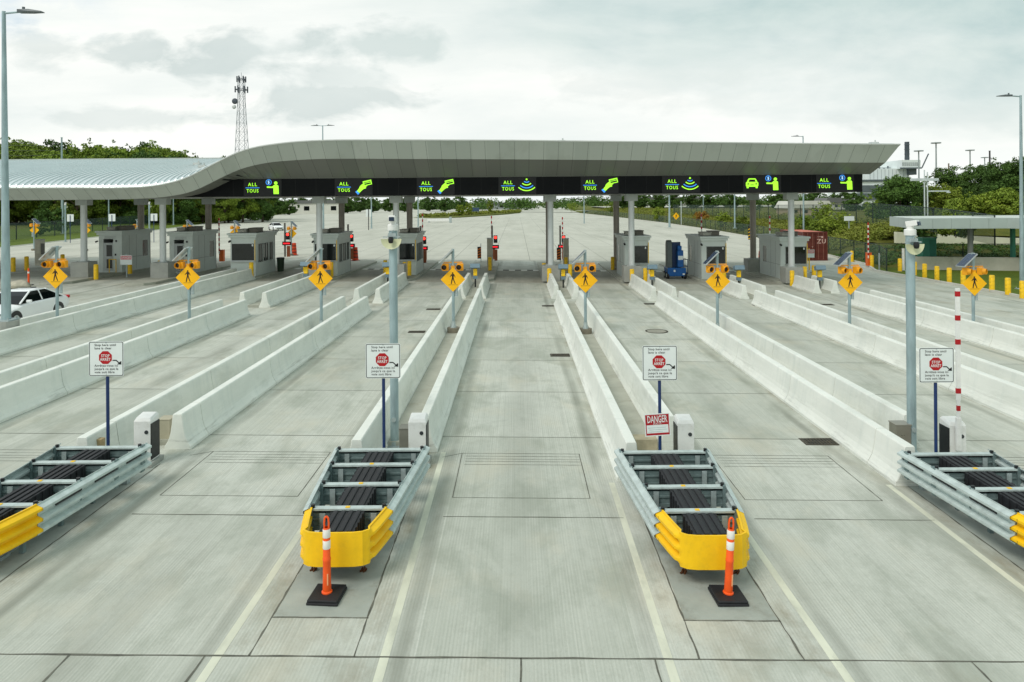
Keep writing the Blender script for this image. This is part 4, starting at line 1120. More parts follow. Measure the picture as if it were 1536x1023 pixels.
# ================================================================ gear on the toll islands
REDL = glow('red_signal_light', (255,58,48), 2.2); REDM = glow('red_led_text', (230,30,40), 1.3)
BRICK = mat('brown_orange_panel', (150,84,52), .6, 0, .15, 5)
def exit_signal(label, px, py, ks=1.0):
    p = G(px, py, .15)
    r = thing('exit_signal', label, 'traffic signal', p, 0, 'red exit signals behind the booths')
    MB().cyl((-.16,0,0),(-.16,0,3.3*ks),.085,12).build('pole', mat('brown_grey_pole', (112,108,102), .5, .3, .1, 4), r, smooth='auto')
    h = MB(); h.box(-.02,-.16,1.67,.34,.1,2.37); h.build('signal_head', DARKP, r, bevel=.02)
    MB().lathe([(0,-.205),(.10,-.195),(.135,-.165)], (.16,0,2.18), 16, 'y').build('red_lens', REDL, r)
    MB().lathe([(0,-.205),(.10,-.195),(.135,-.165)], (.16,0,1.85), 16, 'y').build('dark_lens', DARKP, r)
    b = MB().box(-.38,-.14,1.12,.48,.0,1.48).build('message_board', mat('dark_red_board', (62,12,18), .4, 0, .1, 5), r)
    MB().box(-.28,-.15,1.24,.36,-.141,1.36).build('red_text', REDM, b)
    MB().box(.05,-.12,.0,.33,.12,1.05).build('cabinet', BRICK, r, bevel=.01)
    return r
exit_signal('red exit signal behind the third booth', 430, 385)
exit_signal('red exit signal behind the fourth booth', 525, 389)
exit_signal('red exit signal behind the fifth booth', 634, 394)
exit_signal('red exit signal left of the central lane', 741, 391)
exit_signal('red exit signal right of the central lane', 843, 390)

STRIPE = mat('arm_white', (232,230,224), .5, 0, .05, 5)
def exit_gate(label, px, py, arm, orange=True, hh=1.0, D=None):
    p = G(px, py, .12)
    r = thing('exit_gate', label, 'gate', p, 0, 'exit gates with raised red and white arms')
    MB().box(-.19,-.2,0,.19,.2,hh).build('cabinet', mat('gate_orange', (222,104,38), .5, 0, .08, 4) if orange else BRICK, r, bevel=.02)
    MB().box(-.2,-.21,hh+.001,.2,.21,hh+.05).build('cabinet_lid', mat('gate_orange_lid', (190,92,40), .5), r, bevel=.01)
    a = MB().box(-.19,-.26,.7,-.09,-.21,arm).build('gate_arm', STRIPE, r)
    n = 7
    for i in range(n):
        z = .95+(arm-1.0)*i/(n-.6); MB().box(-.196,-.264,z,-.084,-.206,z+.24).build('red_band', RED, a)
    return r
exit_gate('orange exit gate behind the third booth, arm raised', 333, 392, 3.9)
exit_gate('exit gate behind the fifth booth, arm raised', 637, 390, 4.4, False)
exit_gate('exit gate left of the central lane, arm raised', 740, 389, 4.2, False)
exit_gate('exit gate right of the central lane, arm raised', 846, 388, 4.1, False)
exit_gate('exit gate behind the second booth from the right, arm raised', 1054, 396, 4.6)
exit_gate('exit gate behind the rightmost booth, arm raised', 1156, 398, 4.5)
exit_gate('orange exit gate on the right grass strip, tall arm raised', 1303, 398.5, 3.9, True, 1.15)

def kiosk(label, px, py, h=2.4):
    p = G(px, py, .15); r = thing('payment_kiosk', label, 'kiosk', p, 0, 'beige payment kiosks')
    MB().box(-.23,-.3,0,.23,.3,h).build('body', mat('kiosk_beige', (196,192,174), .55, .1, .08, 3), r, bevel=.03)
    MB().box(.231,-.2,.9,.245,.2,1.8).build('screen', GLASSD, r); MB().box(-.25,-.32,h+.001,.25,.32,h+.05).build('hood', GREYD, r, bevel=.01)
    MB().box(-.17,-.312,.2,.17,-.301,1.0).build('door', mat('kiosk_door', (184,180,162), .55), r)
kiosk('tall beige payment kiosk left of the central lane', 735, 400)
kiosk('tall beige payment kiosk right of the central lane', 849, 400)
kiosk('tall tan kiosk at the far left behind the first solar panel', 60, 398, 2.1)

CHEV = mat('chevron_orange', (232,120,30), .5, 0, .05, 6)
def hazard_board(label, px, py, c=CHEV, h=1.35):
    p = G(px, py, .15); r = thing('hazard_board', label, 'hazard board', p, 0, 'striped hazard boards')
    MB().box(-.17,-.02,.25,.17,.0,h).build('board', DARKP, r)
    for i in range(4):
        z = .3+i*(h-.4)/4; MB().prism([(-.165,z),(.165,z+.12),(.165,z+.25),(-.165,z+.13)], 'y', -.026, -.0205).build('stripe', c, r)
    MB().box(.12,-.01,0,.18,.05,h+.3).build('post', GALV, r)
hazard_board('striped hazard board on the island left of the central lane', 719, 392)
hazard_board('striped hazard board behind the central column', 838, 394)
hazard_board('yellow striped hazard marker beside the far right kerb', 1124, 362, mat('chevron_yellow', (244,190,30), .5), 2.2)

SENS = mat('sensor_blue_grey', (112,134,146), .5, .1, .08, 4)
def sensor(label, k, y, dx=0.0):
    x = XI(k)+dx; r = thing('sensor_box', label, 'sensor', (x, y, gz(x)+.13), 0, 'blue grey sensor boxes between the barriers')
    MB().cyl((0,0,0),(0,0,.75),.05,10).build('leg', DARKP, r)
    MB().box(-.12,-.12,.75,.12,.12,1.2).build('column', YELP, r, bevel=.02)
    MB().obox((0,-.05,1.36),(.32,0,0),(0,.2,-.05),(0,.05,.14)).build('housing', SENS, r, bevel=.03)
    MB().box(-.14,-.16,.55,.14,.1,.74).build('cabinet', SENS, r)
for k, y, dx, t in ((-2.5, 44.6, .1, 'third island left of the central lane'), (-1.5, 44.6, -.15, 'second island left of the central lane'), (-.5, 44.2, 0, 'island just left of the central lane'),
                    (.5, 44.2, .1, 'island just right of the central lane'), (1.5, 44.4, .3, 'second island right of the central lane'), (2.5, 44.4, .35, 'third island right of the central lane'), (3.5, 44.8, .2, 'rightmost island')):
    sensor('blue grey sensor box between barriers, '+t, k, y, dx)

# green bin, drum, small danger signs, posts
p = G(421, 407, .15); r = thing('waste_bin', 'dark green waste bin behind the third booth', 'bin', p)
MB().lathe([(.24,0),(.28,.95),(.30,.95),(.30,1.0),(.26,1.0),(.22,.05)], (0,0,0), 16).build('body', mat('bin_green', (38,56,38), .6, 0, .15, 5), r, smooth='auto')
MB().lathe([(.305,1.0),(.29,1.08),(0,1.12)], (0,0,0), 16).build('lid', DARKP, r, smooth='auto')
def drum(label, px, py):
    p = G(px, py); r = thing('traffic_drum', label, 'traffic drum', p, 0, 'orange traffic drums')
    MB().lathe([(.42,0),(.42,.06),(.30,.07),(.22,1.25),(.16,1.28),(0,1.3)], (0,0,0), 16).build('body', mat('drum_orange', (214,72,34), .5, 0, .08, 5), r, smooth='auto')
    for z in (.3,.62,.94): MB().lathe([(.302-.068*(z-.07)/1.0+.0,z),(.30-.068*(z+.1)/1.0,z+.15)], (0,0,0), 16).build('dark_band', DARKP, r)
    MB().lathe([(.45,0),(.45,.05),(.3,.06)], (0,0,0), 16).build('rubber_ring', BLACK, r)
drum('orange drum with dark bands behind the third booth signal', 441, 383)
drum('orange drum with dark bands beside the fourth booth signal', 533, 391)
drum('orange drum behind the rear right column', 1142, 397)
def small_sign(label, px, py, h, yellow=False, wd=.85):
    p = G(px, py); r = thing('notice_sign', label, 'sign', p, 0, 'small DANGER notices near the booths')
    MB().cyl((0,.02,0),(0,.02,h+.1),.05,10).build('post', YELP if yellow else GALV, r)
    s = MB().box(-wd/2,-.06,h-.68,wd/2,-.04,h).build('board', SIGNW, r)
    MB().box(-wd/2+.03,-.066,h-.31,wd/2-.03,-.061,h-.04).build('header', mat('faded_red', (206,110,116), .5), s)
    text('lettering', 'DANGER', .24, SIGNW, s, (0,-.068,h-.175), sx=.75, ext=.001)
small_sign('small DANGER notice on a post before the leftmost booth', 190, 416, 1.6)
small_sign('small DANGER notice on a yellow post before the red container', 1214, 405, 1.75, True)
p = G(43, 428); 
r = thing('channelizer_post', 'faded orange channelizer post beside the white sedan at far left', 'channelizer', p, 0)
MB().lathe([(.06,.05),(.058,.9),(.05,1.1),(.0,1.12)], (0,0,0), 12).build('post', ORANGE, r, smooth='auto')
MB().lathe([(.0625,.78),(.0625,.9)], (0,0,0), 12).build('reflective_band', BANDW, r); MB().box(-.2,-.2,0,.2,.2,.05).build('rubber_base', BLACK, r)
p = G(28, 433); r = thing('rubble_sack', 'lumpy beige sack lying on the pavement behind the white sedan', 'sack', p)
bm = bmesh.new(); bmesh.ops.create_icosphere(bm, subdivisions=3, radius=1)
for v in bm.verts:
    n_ = math.sin(v.co.x*4.1+1)*math.sin(v.co.y*5.3)*.13 + math.sin(v.co.z*7+v.co.x*3)*.07; v.co *= 1+n_; v.co = Vector((v.co.x*.72, v.co.y*.5, max(0, (v.co.z+.6)*.32)))
me = bpy.data.meshes.new('fabric'); bm.to_mesh(me); bm.free(); me.materials.append(mat('sack_fabric', (182,176,158), .9, 0, .2, 4, .3, 20))
for p_ in me.polygons: p_.use_smooth = True
o = bpy.data.objects.new('fabric', me); COL.objects.link(o); o.parent = r
MB().box(-.75,-.5,0,.75,.5,.06).build('pallet', BLACK, r)

# ================================================================ blue lift
LB = mat('lift_blue', (20,88,156), .42, .1, .12, 4); LBD = mat('lift_dark_blue', (14,46,84), .45, .1, .12, 4)
p = G(1017, 419)
r = thing('boom_lift', 'compact blue mast lift parked before the second booth from the right', 'lift', (p.x, p.y+.6, p.z))
MB().box(-.75,-.55,.22,.62,.75,.85).build('chassis', LB, r, bevel=.05)
for sx in (-1, 1):
    for yy in (-.3, .45):
        w_ = MB().lathe([(.08,-.09),(.25,-.09),(.28,-.05),(.28,.05),(.25,.09),(.08,.09)], (sx*.66-.05,yy,.28), 18, 'x').build('wheel', BLACK, r, smooth='auto')
        MB().lathe([(0,-.095),(.14,-.095),(.14,.095),(0,.095)], (sx*.66-.05,yy,.28), 14, 'x').build('rim', GREYB, w_)
g_ = MB(); g_.prism([(-.30,.6),(-.30,2.55),(-.22,2.8),(.05,2.9),(.28,2.8),(.36,2.5),(.36,.6)], 'x', -.72, -.34); g_.build('counterweight', mat('lift_grey', (92,100,98), .5, .1, .1, 4), r, bevel=.04)
g_ = MB(); 
for i, (a, b) in enumerate(((-.33,.30),(-.30,.24),(-.26,.18))): g_.box(a, -.2+.12*i, .85, b, -.1+.12*i, 2.75-.1*i)
g_.build('mast', LBD, r, bevel=.02)
g_ = MB(); g_.prism([(-.28,.6),(-.24,2.2),(.0,2.66),(.22,2.6),(.34,2.2),(.34,.6)], 'x', .05, .30); g_.build('mast_cover', mat('lift_grey', (92,100,98)), r, bevel=.04)
g_ = MB(); g_.box(-.02,-.62,.9,.42,-.22,2.15); g_.box(.0,-.62,2.15,.30,-.3,2.5); g_.build('hydraulic_unit', LB, r, bevel=.05)
g_ = MB(); g_.box(.02,-.632,1.45,.38,-.6215,1.75); g_.box(-.3,-.564,.55,-.18,-.5515,.7); g_.box(.36,-.564,.32,.52,-.5515,.44); g_.build('white_decal', SIGNW, r)
g_ = MB(); 
for a, b in (((.45,-.5),(.75,-.5)),((.75,-.5),(.75,.3)),((.75,.3),(.45,.3)),((.45,.3),(.45,-.5))):
    for z in (.45,.95,1.45): g_.bar((*a,z),(*b,z),.035)
    g_.bar((*a,.4),(*a,1.5),.035)
g_.box(.45,-.5,.38,.75,.3,.42); g_.build('basket', LBD, r)

# ================================================================ container
RUSTC = mat('container_red', (98,44,35), .55, .1, .12, 3, dirt=((90,48,36), 3, .5)); RUSTT = mat('container_roof', (196,104,78), .6, .1, .1, 2)
p = G(1223.5, 391); r = thing('shipping_container', 'rust red shipping container with doors facing the camera', 'container', (p.x-.0, p.y, p.z), 0)
def corr(y0, y1, x, sx):
    m = MB(); n = int((y1-y0)/.14); row = []
    for i in range(n+1):
        o = .035 if (i//2) % 2 else 0; row.append((x-sx*o, y0+(y1-y0)*i/n))
    m.sheet([[(a, b, .15) for a, b in row], [(a, b, 2.75) for a, b in row]]); return m
for sx in (-1, 1): corr(.1, 6.0, sx*1.2, sx).build('side_wall', RUSTC, r, recalc=False)
f = MB()
for sx in (-1, 1):
    for yy in (0, 5.95): f.box(sx*1.13-.09, yy, 0, sx*1.13+.09, yy+.12, 2.9)
    f.box(sx*1.15-.06, .12, 0, sx*1.15+.06, 5.95, .15); f.box(sx*1.15-.06, .12, 2.75, sx*1.15+.06, 5.95, 2.87)
f.box(-1.04, 0, 0, 1.04, .12, .16); f.box(-1.04, 0, 2.72, 1.04, .12, 2.9); f.box(-1.04, 5.95, 0, 1.04, 6.07, 2.9)
f.build('frame', RUSTC, r, bevel=.01)
MB().box(-1.09, .12, 2.84, 1.09, 5.95, 2.865).build('roof', RUSTT, r); MB().box(-1.09,.12,.1,1.09,5.95,.14).build('floor_plate', RUSTC, r)
for sx in (-1, 1):
    d_ = MB(); n = 8
    row = []
    for i in range(n*2+1):
        z = .17+2.54*i/(n*2); row.append((z, .05 if (i//2) % 2 else .03))
    d_.sheet([[(min(sx*.02, sx*1.03), y, z) for z, y in row], [(max(sx*.02, sx*1.03), y, z) for z, y in row]])
    do = d_.build('door', RUSTC, r, recalc=False)
    for xx in (.28, .78):
        MB().cyl((sx*xx, .0, .12), (sx*xx, .0, 2.78), .022, 8).build('lock_bar', mat('lock_bar', (158,108,92), .5, .3), do)
LETC = mat('container_lettering', (214,180,168), .6, 0, .1, 8)
text('lettering', 'Z', .62, LETC, r, (.36, .02, 1.92), bold=.012); text('lettering', 'U', .62, LETC, r, (.84, .02, 1.92), bold=.012)
c_ = MB(); c_.box(.22,.014,2.38,.70,.024,2.42); c_.box(.6,.0145,2.28,.8,.0245,2.45); c_.build('code_panel', LETC, r)
MB().prism([(-.36,1.45),(-.22,1.45),(-.29,1.3)], 'y', .012, .022).build('decal', LETC, r)

# ================================================================ drain grates and a manhole in the lanes
GRM = mat('cast_iron', (70,66,56), .7, .3, .2, 8, dirt=((110,98,78), 6, .5))
def drain(label, px, py, w_=.72, l_=.42):
    p = G(px, py); r = thing('drain_grate', label, 'drain', (p.x, p.y, p.z+.004), 0, 'iron drain grates in the lanes')
    m = MB(); m.box(-w_/2,-l_/2,0,w_/2,-l_/2+.05,.012); m.box(-w_/2,l_/2-.05,0,w_/2,l_/2,.012); m.box(-w_/2,-l_/2+.05,0,-w_/2+.05,l_/2-.05,.012); m.box(w_/2-.05,-l_/2+.05,0,w_/2,l_/2-.05,.012)
    m.build('rim', GRM, r)
    n = 9; g2 = MB()
    g2.box(-w_/2+.05,-.02,.002,w_/2-.05,.02,.011)
    for i in range(n): 
        x = -w_/2+.05+(w_-.1)*(i+.5)/n; g2.box(x-.022,-l_/2+.05,.001,x+.022,l_/2-.05,.0105)
    g2.build('bars', GRM, r)
    MB().box(-w_/2+.05,-l_/2+.05,-.001,w_/2-.05,l_/2-.05,.0005).build('sump', DARKP, r)
for px, py, t in ((840,533,'near the barrier right of the central lane, nearer one'),(823,459,'near the barrier right of the central lane, farther one'),(1228,663,'large one in the right lane near the camera pole'),
                  (625,498,'left of the barrier beside the second lane, nearer one'),(650,464,'left of the barrier beside the second lane, farther one'),(976,456,'in the lane right of the central lane, far end'),(1139,458,'in the second lane right, far end'),(1240,457,'in the third lane right, behind the pedestrian sign'),(168,476,'in the left lane behind the barrier')):
    drain('iron drain grate '+t, px, py, .72 if px != 1228 else .78, .45)
p = G(985, 497); r = thing('manhole_cover', 'round concrete coloured manhole cover in the lane right of the central lane', 'manhole', (p.x, p.y, p.z+.004))
MB().prism(circle(0,0,.42,28), 'z', 0, .008).build('cover', mat('manhole_grey', (150,148,136), .8, .1, .12, 6), r); MB().prism(arcband(0,0,.43,.50,0,359.9,30), 'z', 0, .009).build('rim', GRM, r)
# ================================================================ cars
def car(label, loc, rz, paint, suv=False):
    r = thing('parked_car' if suv else 'sedan', label, 'car', loc, rz)
    hw_ = .90; zr = 1.78 if suv else 1.46
    st = [(-2.32,.70,.42,.62),(-2.2,.82,.30,.70),(-1.9,.88,.22,.80),(-1.3,.90,.20,.90),(-.75,.90,.20,.97),(0,.90,.2,.99),(.9,.90,.2,1.0),(1.6,.89,.22,.99),(2.05,.85,.28,.97),(2.3,.78,.38,.90),(2.36,.70,.45,.78)]
    if suv: st = [(y, w_, a+.05, b+.12) for y, w_, a, b in st]
    rings = []
    for y, w_, a, b in st:
        m_ = (a+b)/2
        half = [(w_*.9, a),(w_, a+.12),(w_*1.0, m_),(w_*.97, b-.10),(w_*.86, b-.02),(w_*.5, b+.015)]
        rings.append([(x, y, z) for x, z in half]+[(-x, y, z) for x, z in reversed(half)])
    MB().loft(rings).build('body', paint, r, smooth='auto', bevel=0)
    yb0, yb1, yt0, yt1 = (-1.0, 2.15, -.25, 1.85) if suv else (-1.05, 1.78, -.15, .80)
    zb = 1.0 if not suv else 1.12
    def rect(y0, y1, w_, z): return [(-w_, y0, z),(w_, y0, z),(w_, y1, z),(-w_, y1, z)]
    MB().loft([rect(yb0, yb1, .80, zb-.04), rect((yb0+yt0*1.3)/2.3, (yb1+yt1*1.3)/2.3, .69, zb+(zr-zb)*.57), rect(yt0, yt1, .585, zr-.03)]).build('windows', mat('car_glass', (14,20,20), .12, 0, .2, 2, spec=.2), r)
    rf_ = MB().loft([rect(yt0-.05, yt1+.07, .60, zr-.05), rect(yt0+.0, yt1+.02, .575, zr-.012), rect(yt0+.25, yt1-.2, .40, zr+.02)]); rf_.build('roof', paint, r, smooth='auto')
    pl_ = MB()
    for sx in (-1, 1):
        pl_.bar((sx*.80, yb0, zb-.03), (sx*.60, yt0-.02, zr-.035), .06, .05); pl_.bar((sx*.80, yb1, zb-.03), (sx*.60, yt1+.04, zr-.035), .14, .05)
        ym = (yt0+yt1)/2+.05; pl_.bar((sx*.808, ym, zb-.03), (sx*.60, ym, zr-.04), .07, .03)
        if suv: pl_.bar((sx*.808, ym+.9, zb-.03), (sx*.60, ym+.85, zr-.04), .07, .03)
    pl_.build('pillars', paint, r)
    for sx in (-1, 1):
        for yy in (-1.42, 1.36):
            w_ = MB().lathe([(.0,-.1),(.24,-.1),(.32,-.07),(.325,.07),(.24,.1),(0,.1)], (sx*.815, yy, .325), 20, 'x').build('wheel', BLACK, r, smooth='auto')
            MB().lathe([(0,sx*.1),(.2,sx*.104),(.215,sx*.09)], (sx*.815, yy, .325), 16, 'x').build('rim', ALU, w_)
            MB().prism([(yy+.40*math.cos(RAD(t)), .325+.40*math.sin(RAD(t))) for t in range(-20, 201, 20)], 'x', sx*.897, sx*.906).build('wheel_arch', DARKP, r)
        MB().obox((sx*.62,-2.19,.64),(.17,.03,0),(0,.07,0),(0,-.02,.055)).build('headlight', mat('headlight_glass', (150,158,156), .15, .3, .2, 9), r, bevel=.02)
        MB().obox((sx*.66,2.27,.86),(.16,0,0),(0,.06,0),(0,0,.07)).build('taillight', RED, r, bevel=.02)
        MB().obox((sx*.98,-.72,1.04),(.1,.02,0),(0,.05,0),(0,0,.065)).build('mirror', paint, r, bevel=.03)
        MB().box(sx*.902-.004, -.15, .82, sx*.902+.01, .03, .85).build('door_handle', paint, r)
    MB().box(-.5,-2.345,.40,.5,-2.28,.56).build('grille', DARKP, r, bevel=.01)
    return r
CARW = mat('car_white', (236,238,238), .22, 0, .02, 3, spec=.6); CARG = mat('car_grey', (92,96,98), .3, .4, .05, 3)
car('white sedan facing the camera behind the left light mast', (-22.85, 31.3, gz(-22.5)), RAD(0), CARW)
p = G(414, 345.5); car('small white car on the far apron seen above the third booth', p, RAD(35), CARW)
p = G(472, 320.5); car('grey off-road car far away on the left apron', p, RAD(60), CARG, True)
p = P(712, 312, 300); 

# ================================================================ light masts
def mast(label, base, h, r0, r1, arm=1.2, dirx=1, twin=False, plinth=0.0, grp='tall steel light masts'):
    r = thing('light_mast', label, 'light mast', base, 0, grp)
    MB().cyl((0,0,.05),(0,0,h),r0,16,r1).build('pole', POLE, r, smooth='auto')
    b = MB(); b.box(-r0*2,-r0*2,0,r0*2,r0*2,.05)
    for sx in (-1,1):
        for sy in (-1,1): b.cyl((sx*r0*1.5,sy*r0*1.5,.05),(sx*r0*1.5,sy*r0*1.5,.14),.025,6)
    b.build('base_plate', GALV, r)
    if plinth: MB().cyl((0,0,-plinth),(0,0,-.002),.42,18).build('plinth', GREYC, r)
    for d_ in ((1, -1) if twin else (dirx,)):
        MB().cyl((0,0,h-.08),(d_*arm*.5,0,h-.02),r1*.6,8).build('arm', POLE, r)
        l_ = MB(); s_ = max(.5, arm*.62)
        l_.loft([[(d_*(arm*.4),-.12,h-.06),(d_*(arm*.4),.12,h-.06),(d_*(arm*.4),.12,h+.05),(d_*(arm*.4),-.12,h+.05)], [(d_*(arm*.4+s_*.5),-.19,h-.05),(d_*(arm*.4+s_*.5),.19,h-.05),(d_*(arm*.4+s_*.5),.14,h+.05),(d_*(arm*.4+s_*.5),-.14,h+.05)],
                 [(d_*(arm*.4+s_),-.12,h-.05),(d_*(arm*.4+s_),.12,h-.05),(d_*(arm*.4+s_),.1,h-.02),(d_*(arm*.4+s_),-.1,h-.02)]])
        l_.cyl((d_*(arm*.52),0,h+.05),(d_*(arm*.52),0,h+.16),.05,8)
        l_.build('luminaire', mat('luminaire_grey', (96,102,104), .5, .3, .1, 4), r)
    return r
D0 = 26.0; top = P(2, 17, D0).z; xb_ = -19.5; zb_ = gz(xb_)+1.0
mast('tall light mast at the left edge standing on a plinth before the white sedan', (P(9.3, 478, D0).x, D0, zb_), top-zb_, .16, .065, 1.45, 1, plinth=1.1)
p = G(1531, 434); top = P(1533, 143, p.y).z
mast('tall light mast at the right edge standing on the grass', (p.x+.1, p.y, p.z), top-p.z, .15, .07, 1.55, -1)
for px, Dm, ytop, tw, t in ((484, 95, 188, True, 'twin headed light mast rising above the middle left of the canopy'), (1204.5, 95, 204, False, 'single armed light mast rising above the right part of the canopy')):
    q = P(px, ytop, Dm); mast(t, (q.x, Dm, gz(q.x)), q.z-gz(q.x), .13, .07, 1.6, -1, tw)
for px, Dm, t in ((94,120,'light mast beyond the apron left of the leftmost column'),(163,150,'light mast beyond the apron above the leftmost booth'),(260,165,'light mast beyond the apron right of the second column'),(557,140,'light mast on the left apron beyond the fourth booth'),
                  (627,150,'light mast on the left apron beyond the fifth booth'),(876,185,'thin light mast far right of the central column'),(1004,150,'pale light mast beside the right kerb above its booth'),(1102,125,'light mast on the bank left of the rear right column'),(1055,190,'thin light mast far off on the right bank')):
    q = P(px, 300, Dm); zz = gz(q.x) if px < 990 else gz(q.x)+(.3 if px == 1004 else 1.0); mast(t, (q.x, Dm, zz), 11.0-zz, .15 if px != 1004 else .24, .08, 1.3, -1 if px > 700 else 1)
for px, ytop, Dm, t in ((1404,214,230,'high mast flood light right of the factory stack'),(1455,225,260,'high mast flood light above the right trees'),(1378,226,240,'high mast flood light just beside the factory block'),(1477,236,320,'small distant high mast flood light farthest right')):
    q = P(px, ytop, Dm); r = thing('high_mast', t, 'flood light mast', (q.x, Dm, 1), 0, 'distant high mast flood lights')
    MB().cyl((0,0,0),(0,0,q.z-1),.32,10,.2).build('pole', mat('far_mast_grey', (150,160,160), .6), r)
    l_ = MB(); 
    for a in range(6): l_.obox((1.0*math.cos(a*1.047)*1.0,1.0*math.sin(a*1.047),q.z-1.1),(.5,0,0),(0,.4,0),(0,0,.18))
    l_.cyl((0,0,q.z-1.3),(0,0,q.z-1.0),1.1,14); l_.build('lamp_ring', mat('far_mast_grey', (150,160,160)), r)
for px, ytop, Dm, m_, t in ((92.5,207,150,POLE,'grey utility pole rising before the left woods'),(1423,245,170,mat('pole_wood', (120,108,92), .8, 0, .2, 5),'wooden utility pole with crossarm above the right trees'),(1484.5,227,150,mat('pole_dark', (62,62,60), .7),'dark bare pole above the right trees'),
                            (1386.5,255,82,mat('pole_pale', (205,214,212), .5, .2),'left one of two pale poles before the right trees'),(1391,258,82,mat('pole_pale', (205,214,212)),'right one of two pale poles, with a side arm')):
    q = P(px, ytop, Dm); zb_ = gz(q.x) if q.x < 20 else 1.6
    r = thing('utility_pole', t, 'utility pole', (q.x, Dm, zb_)); hh = q.z-zb_
    MB().cyl((0,0,0),(0,0,hh),.26 if Dm > 110 else .085,12,.16 if Dm > 110 else .07).build('pole', m_, r, smooth='auto')
    a = MB()
    if px == 1423: a.box(-1.2,-.08,hh-1.6,1.2,.08,hh-1.35)
    elif px == 1391: a.box(0,-.06,4.9,2.6,.06,5.05); a.box(2.3,-.1,4.75,2.7,.1,4.9)
    elif px == 1386.5: a.box(-1.6,-.2,hh-1.3,1.6,.2,hh-1.0)
    else: a.cyl((0,0,hh),(0,0,hh+.15),.2,8)
    a.build('fitting', m_, r)
WIRE = mat('wire', (70,74,74), .6)
for i, (y0, y1) in enumerate(((214,218),(222,226),(229,233))):
    a = P(-60, y0-2, 152); b = P(92, y1-1, 150); m = MB(); pts = [a+(b-a)*t/8 - Vector((0,0,.5*math.sin(math.pi*t/8))) for t in range(9)]
    o = m.tube(pts, .035, 5).build('power_line', WIRE); tag(o, ['upper','middle','lower'][i]+' power line running left from the grey utility pole', 'power line')

# ================================================================ fences
def link_mat(name, rgb, cover):
    k = N(name); k.col(lin(rgb)); k.set(.6)
    tr = k.n('ShaderNodeBsdfTransparent'); mxs = k.n('ShaderNodeMixShader'); out = k.t.nodes['Material Output']
    mxs.inputs[0].default_value = cover
    k.l(tr.outputs[0], mxs.inputs[1]); k.l(k.b.outputs[0], mxs.inputs[2]); k.l(mxs.outputs[0], out.inputs['Surface']); return k.m
LINK = link_mat('chain_link_green', (58,84,72), .42); LINKD = link_mat('chain_link_dark', (70,94,86), .38)
FPOST = mat('fence_post_dark', (42,54,52), .6, .1, .1, 5)
def fence(label, pts, h, step, m, post=.05):
    r = thing('chain_link_fence', label, 'fence', pts[0])
    o = Vector(pts[0]); g = []
    for p_ in pts: g.append([tuple(Vector(p_)-o+Vector((0,0,.05))), tuple(Vector(p_)-o+Vector((0,0,h)))])
    MB().sheet(g).build('mesh_panel', m, r, recalc=False)
    rail = MB(); n = 0
    for a, b in zip(pts, pts[1:]): rail.bar(Vector(a)-o+Vector((0,0,h)), Vector(b)-o+Vector((0,0,h)), post, post)
    rail.build('top_rail', FPOST, r)
    acc = 0; pm_ = None
    for a, b in zip(pts, pts[1:]):
        a = Vector(a); b = Vector(b); L = (b-a).length; t = (step-acc) if acc else 0
        while t < L:
            q = a+(b-a)*t/L-o
            if pm_ is None: pm_ = MB().cyl((0,0,0),(0,0,h+.05),post,6).build('post', FPOST, r, q)
            elif n < 95:
                c = pm_.copy(); COL.objects.link(c); c.location = q; c.parent = r
            n += 1; t += step
        acc = (acc+L) % step
    return r
def gp(x, y, dz=0): return (x, y, gz(x)+dz)
fence('green chain link fence along the left grass verge before the woods', [gp(-69,88),gp(-72.7,98.6),gp(-76,115),gp(-84,143),gp(-90,169),gp(-96,207),gp(-115,313),gp(-160,480)], 2.4, 6.0, LINKD, .07)
fence('green chain link fence following the right kerb', [(x+1.0, y, gz(30)) for y, x in RIGHT if 58 <= y <= 354], 1.9, 4.0, LINK, .045)
BZ = 2.2
fence('dark chain link fence on top of the right bank', [(40.6,58,1.6),(44,70,2.0),(45.5,86,2.5),(46.5,100,2.3),(47,130,2.1),(48,165,1.9),(48,210,1.8)], 2.6, 5.0, LINK, .06)
fence('green fence behind the small shelter at right', [(33.4,65.5,-.46),(40,62.5,-.4),(60,59,-.3),(90,58,0)], 1.9, 4.0, LINK, .05)

# ================================================================ right bank and far terrain
rows = []
for y in (77.7, 84, 96, 112, 145, 186, 238, 300, 420):
    x0 = lerp_tab(RIGHT, y)+1.2
    zt = 2.5 if y < 100 else 2.1
    prof = [(0,-.5),(2.0,-.1),(4.5,.8),(7.5,1.7),(10.5,zt),(30,zt),(120,zt),(600,zt)]
    rows.append([(x0+a, y, (b if y > 80 else min(b, 1.75-.035*(x0+a-44) if x0+a > 44 else .78))+random.uniform(-.12,.12)*(b > -.4 and y > 80)) for a, b in prof])
struct(MB().sheet(rows).build('embankment', BANKG, smooth=True))
XE = lerp_tab(RIGHT, 77.7)+1.2
def slope_z(x, y):
    top = min(max(.2, 1.25-.025*(x-40))-.47, tab([(-9,-.5),(0,-.5),(2,-.1),(4.5,.8),(7.5,1.7),(200,1.7)], x-XE)+.02)
    return -.47 + max(0, min(1, (y-61.5)/16))*(top+.47)
struct(MB().sheet([[(x, y, slope_z(x, y)) for x in (33, 35, 37, 39, 41, 43, 45, 52, 60, 75, 95)] for y in (60.9, 63, 66, 70, 74, 77.5, 78.5)]).build('grass_slope', BANKG, smooth=True))
hw_ = MB(); hw_.sheet([[(x, y, 2.55) for y in (330, 420)] for x in (45, 120, 300, 800)]); struct(hw_.build('highway', FARC))
hw_ = MB(); hw_.sheet([[(x, y, .45-.0) for y in (380, 395)] for x in (-300, -100, 20, 45)]); struct(hw_.build('far_road', FARC))
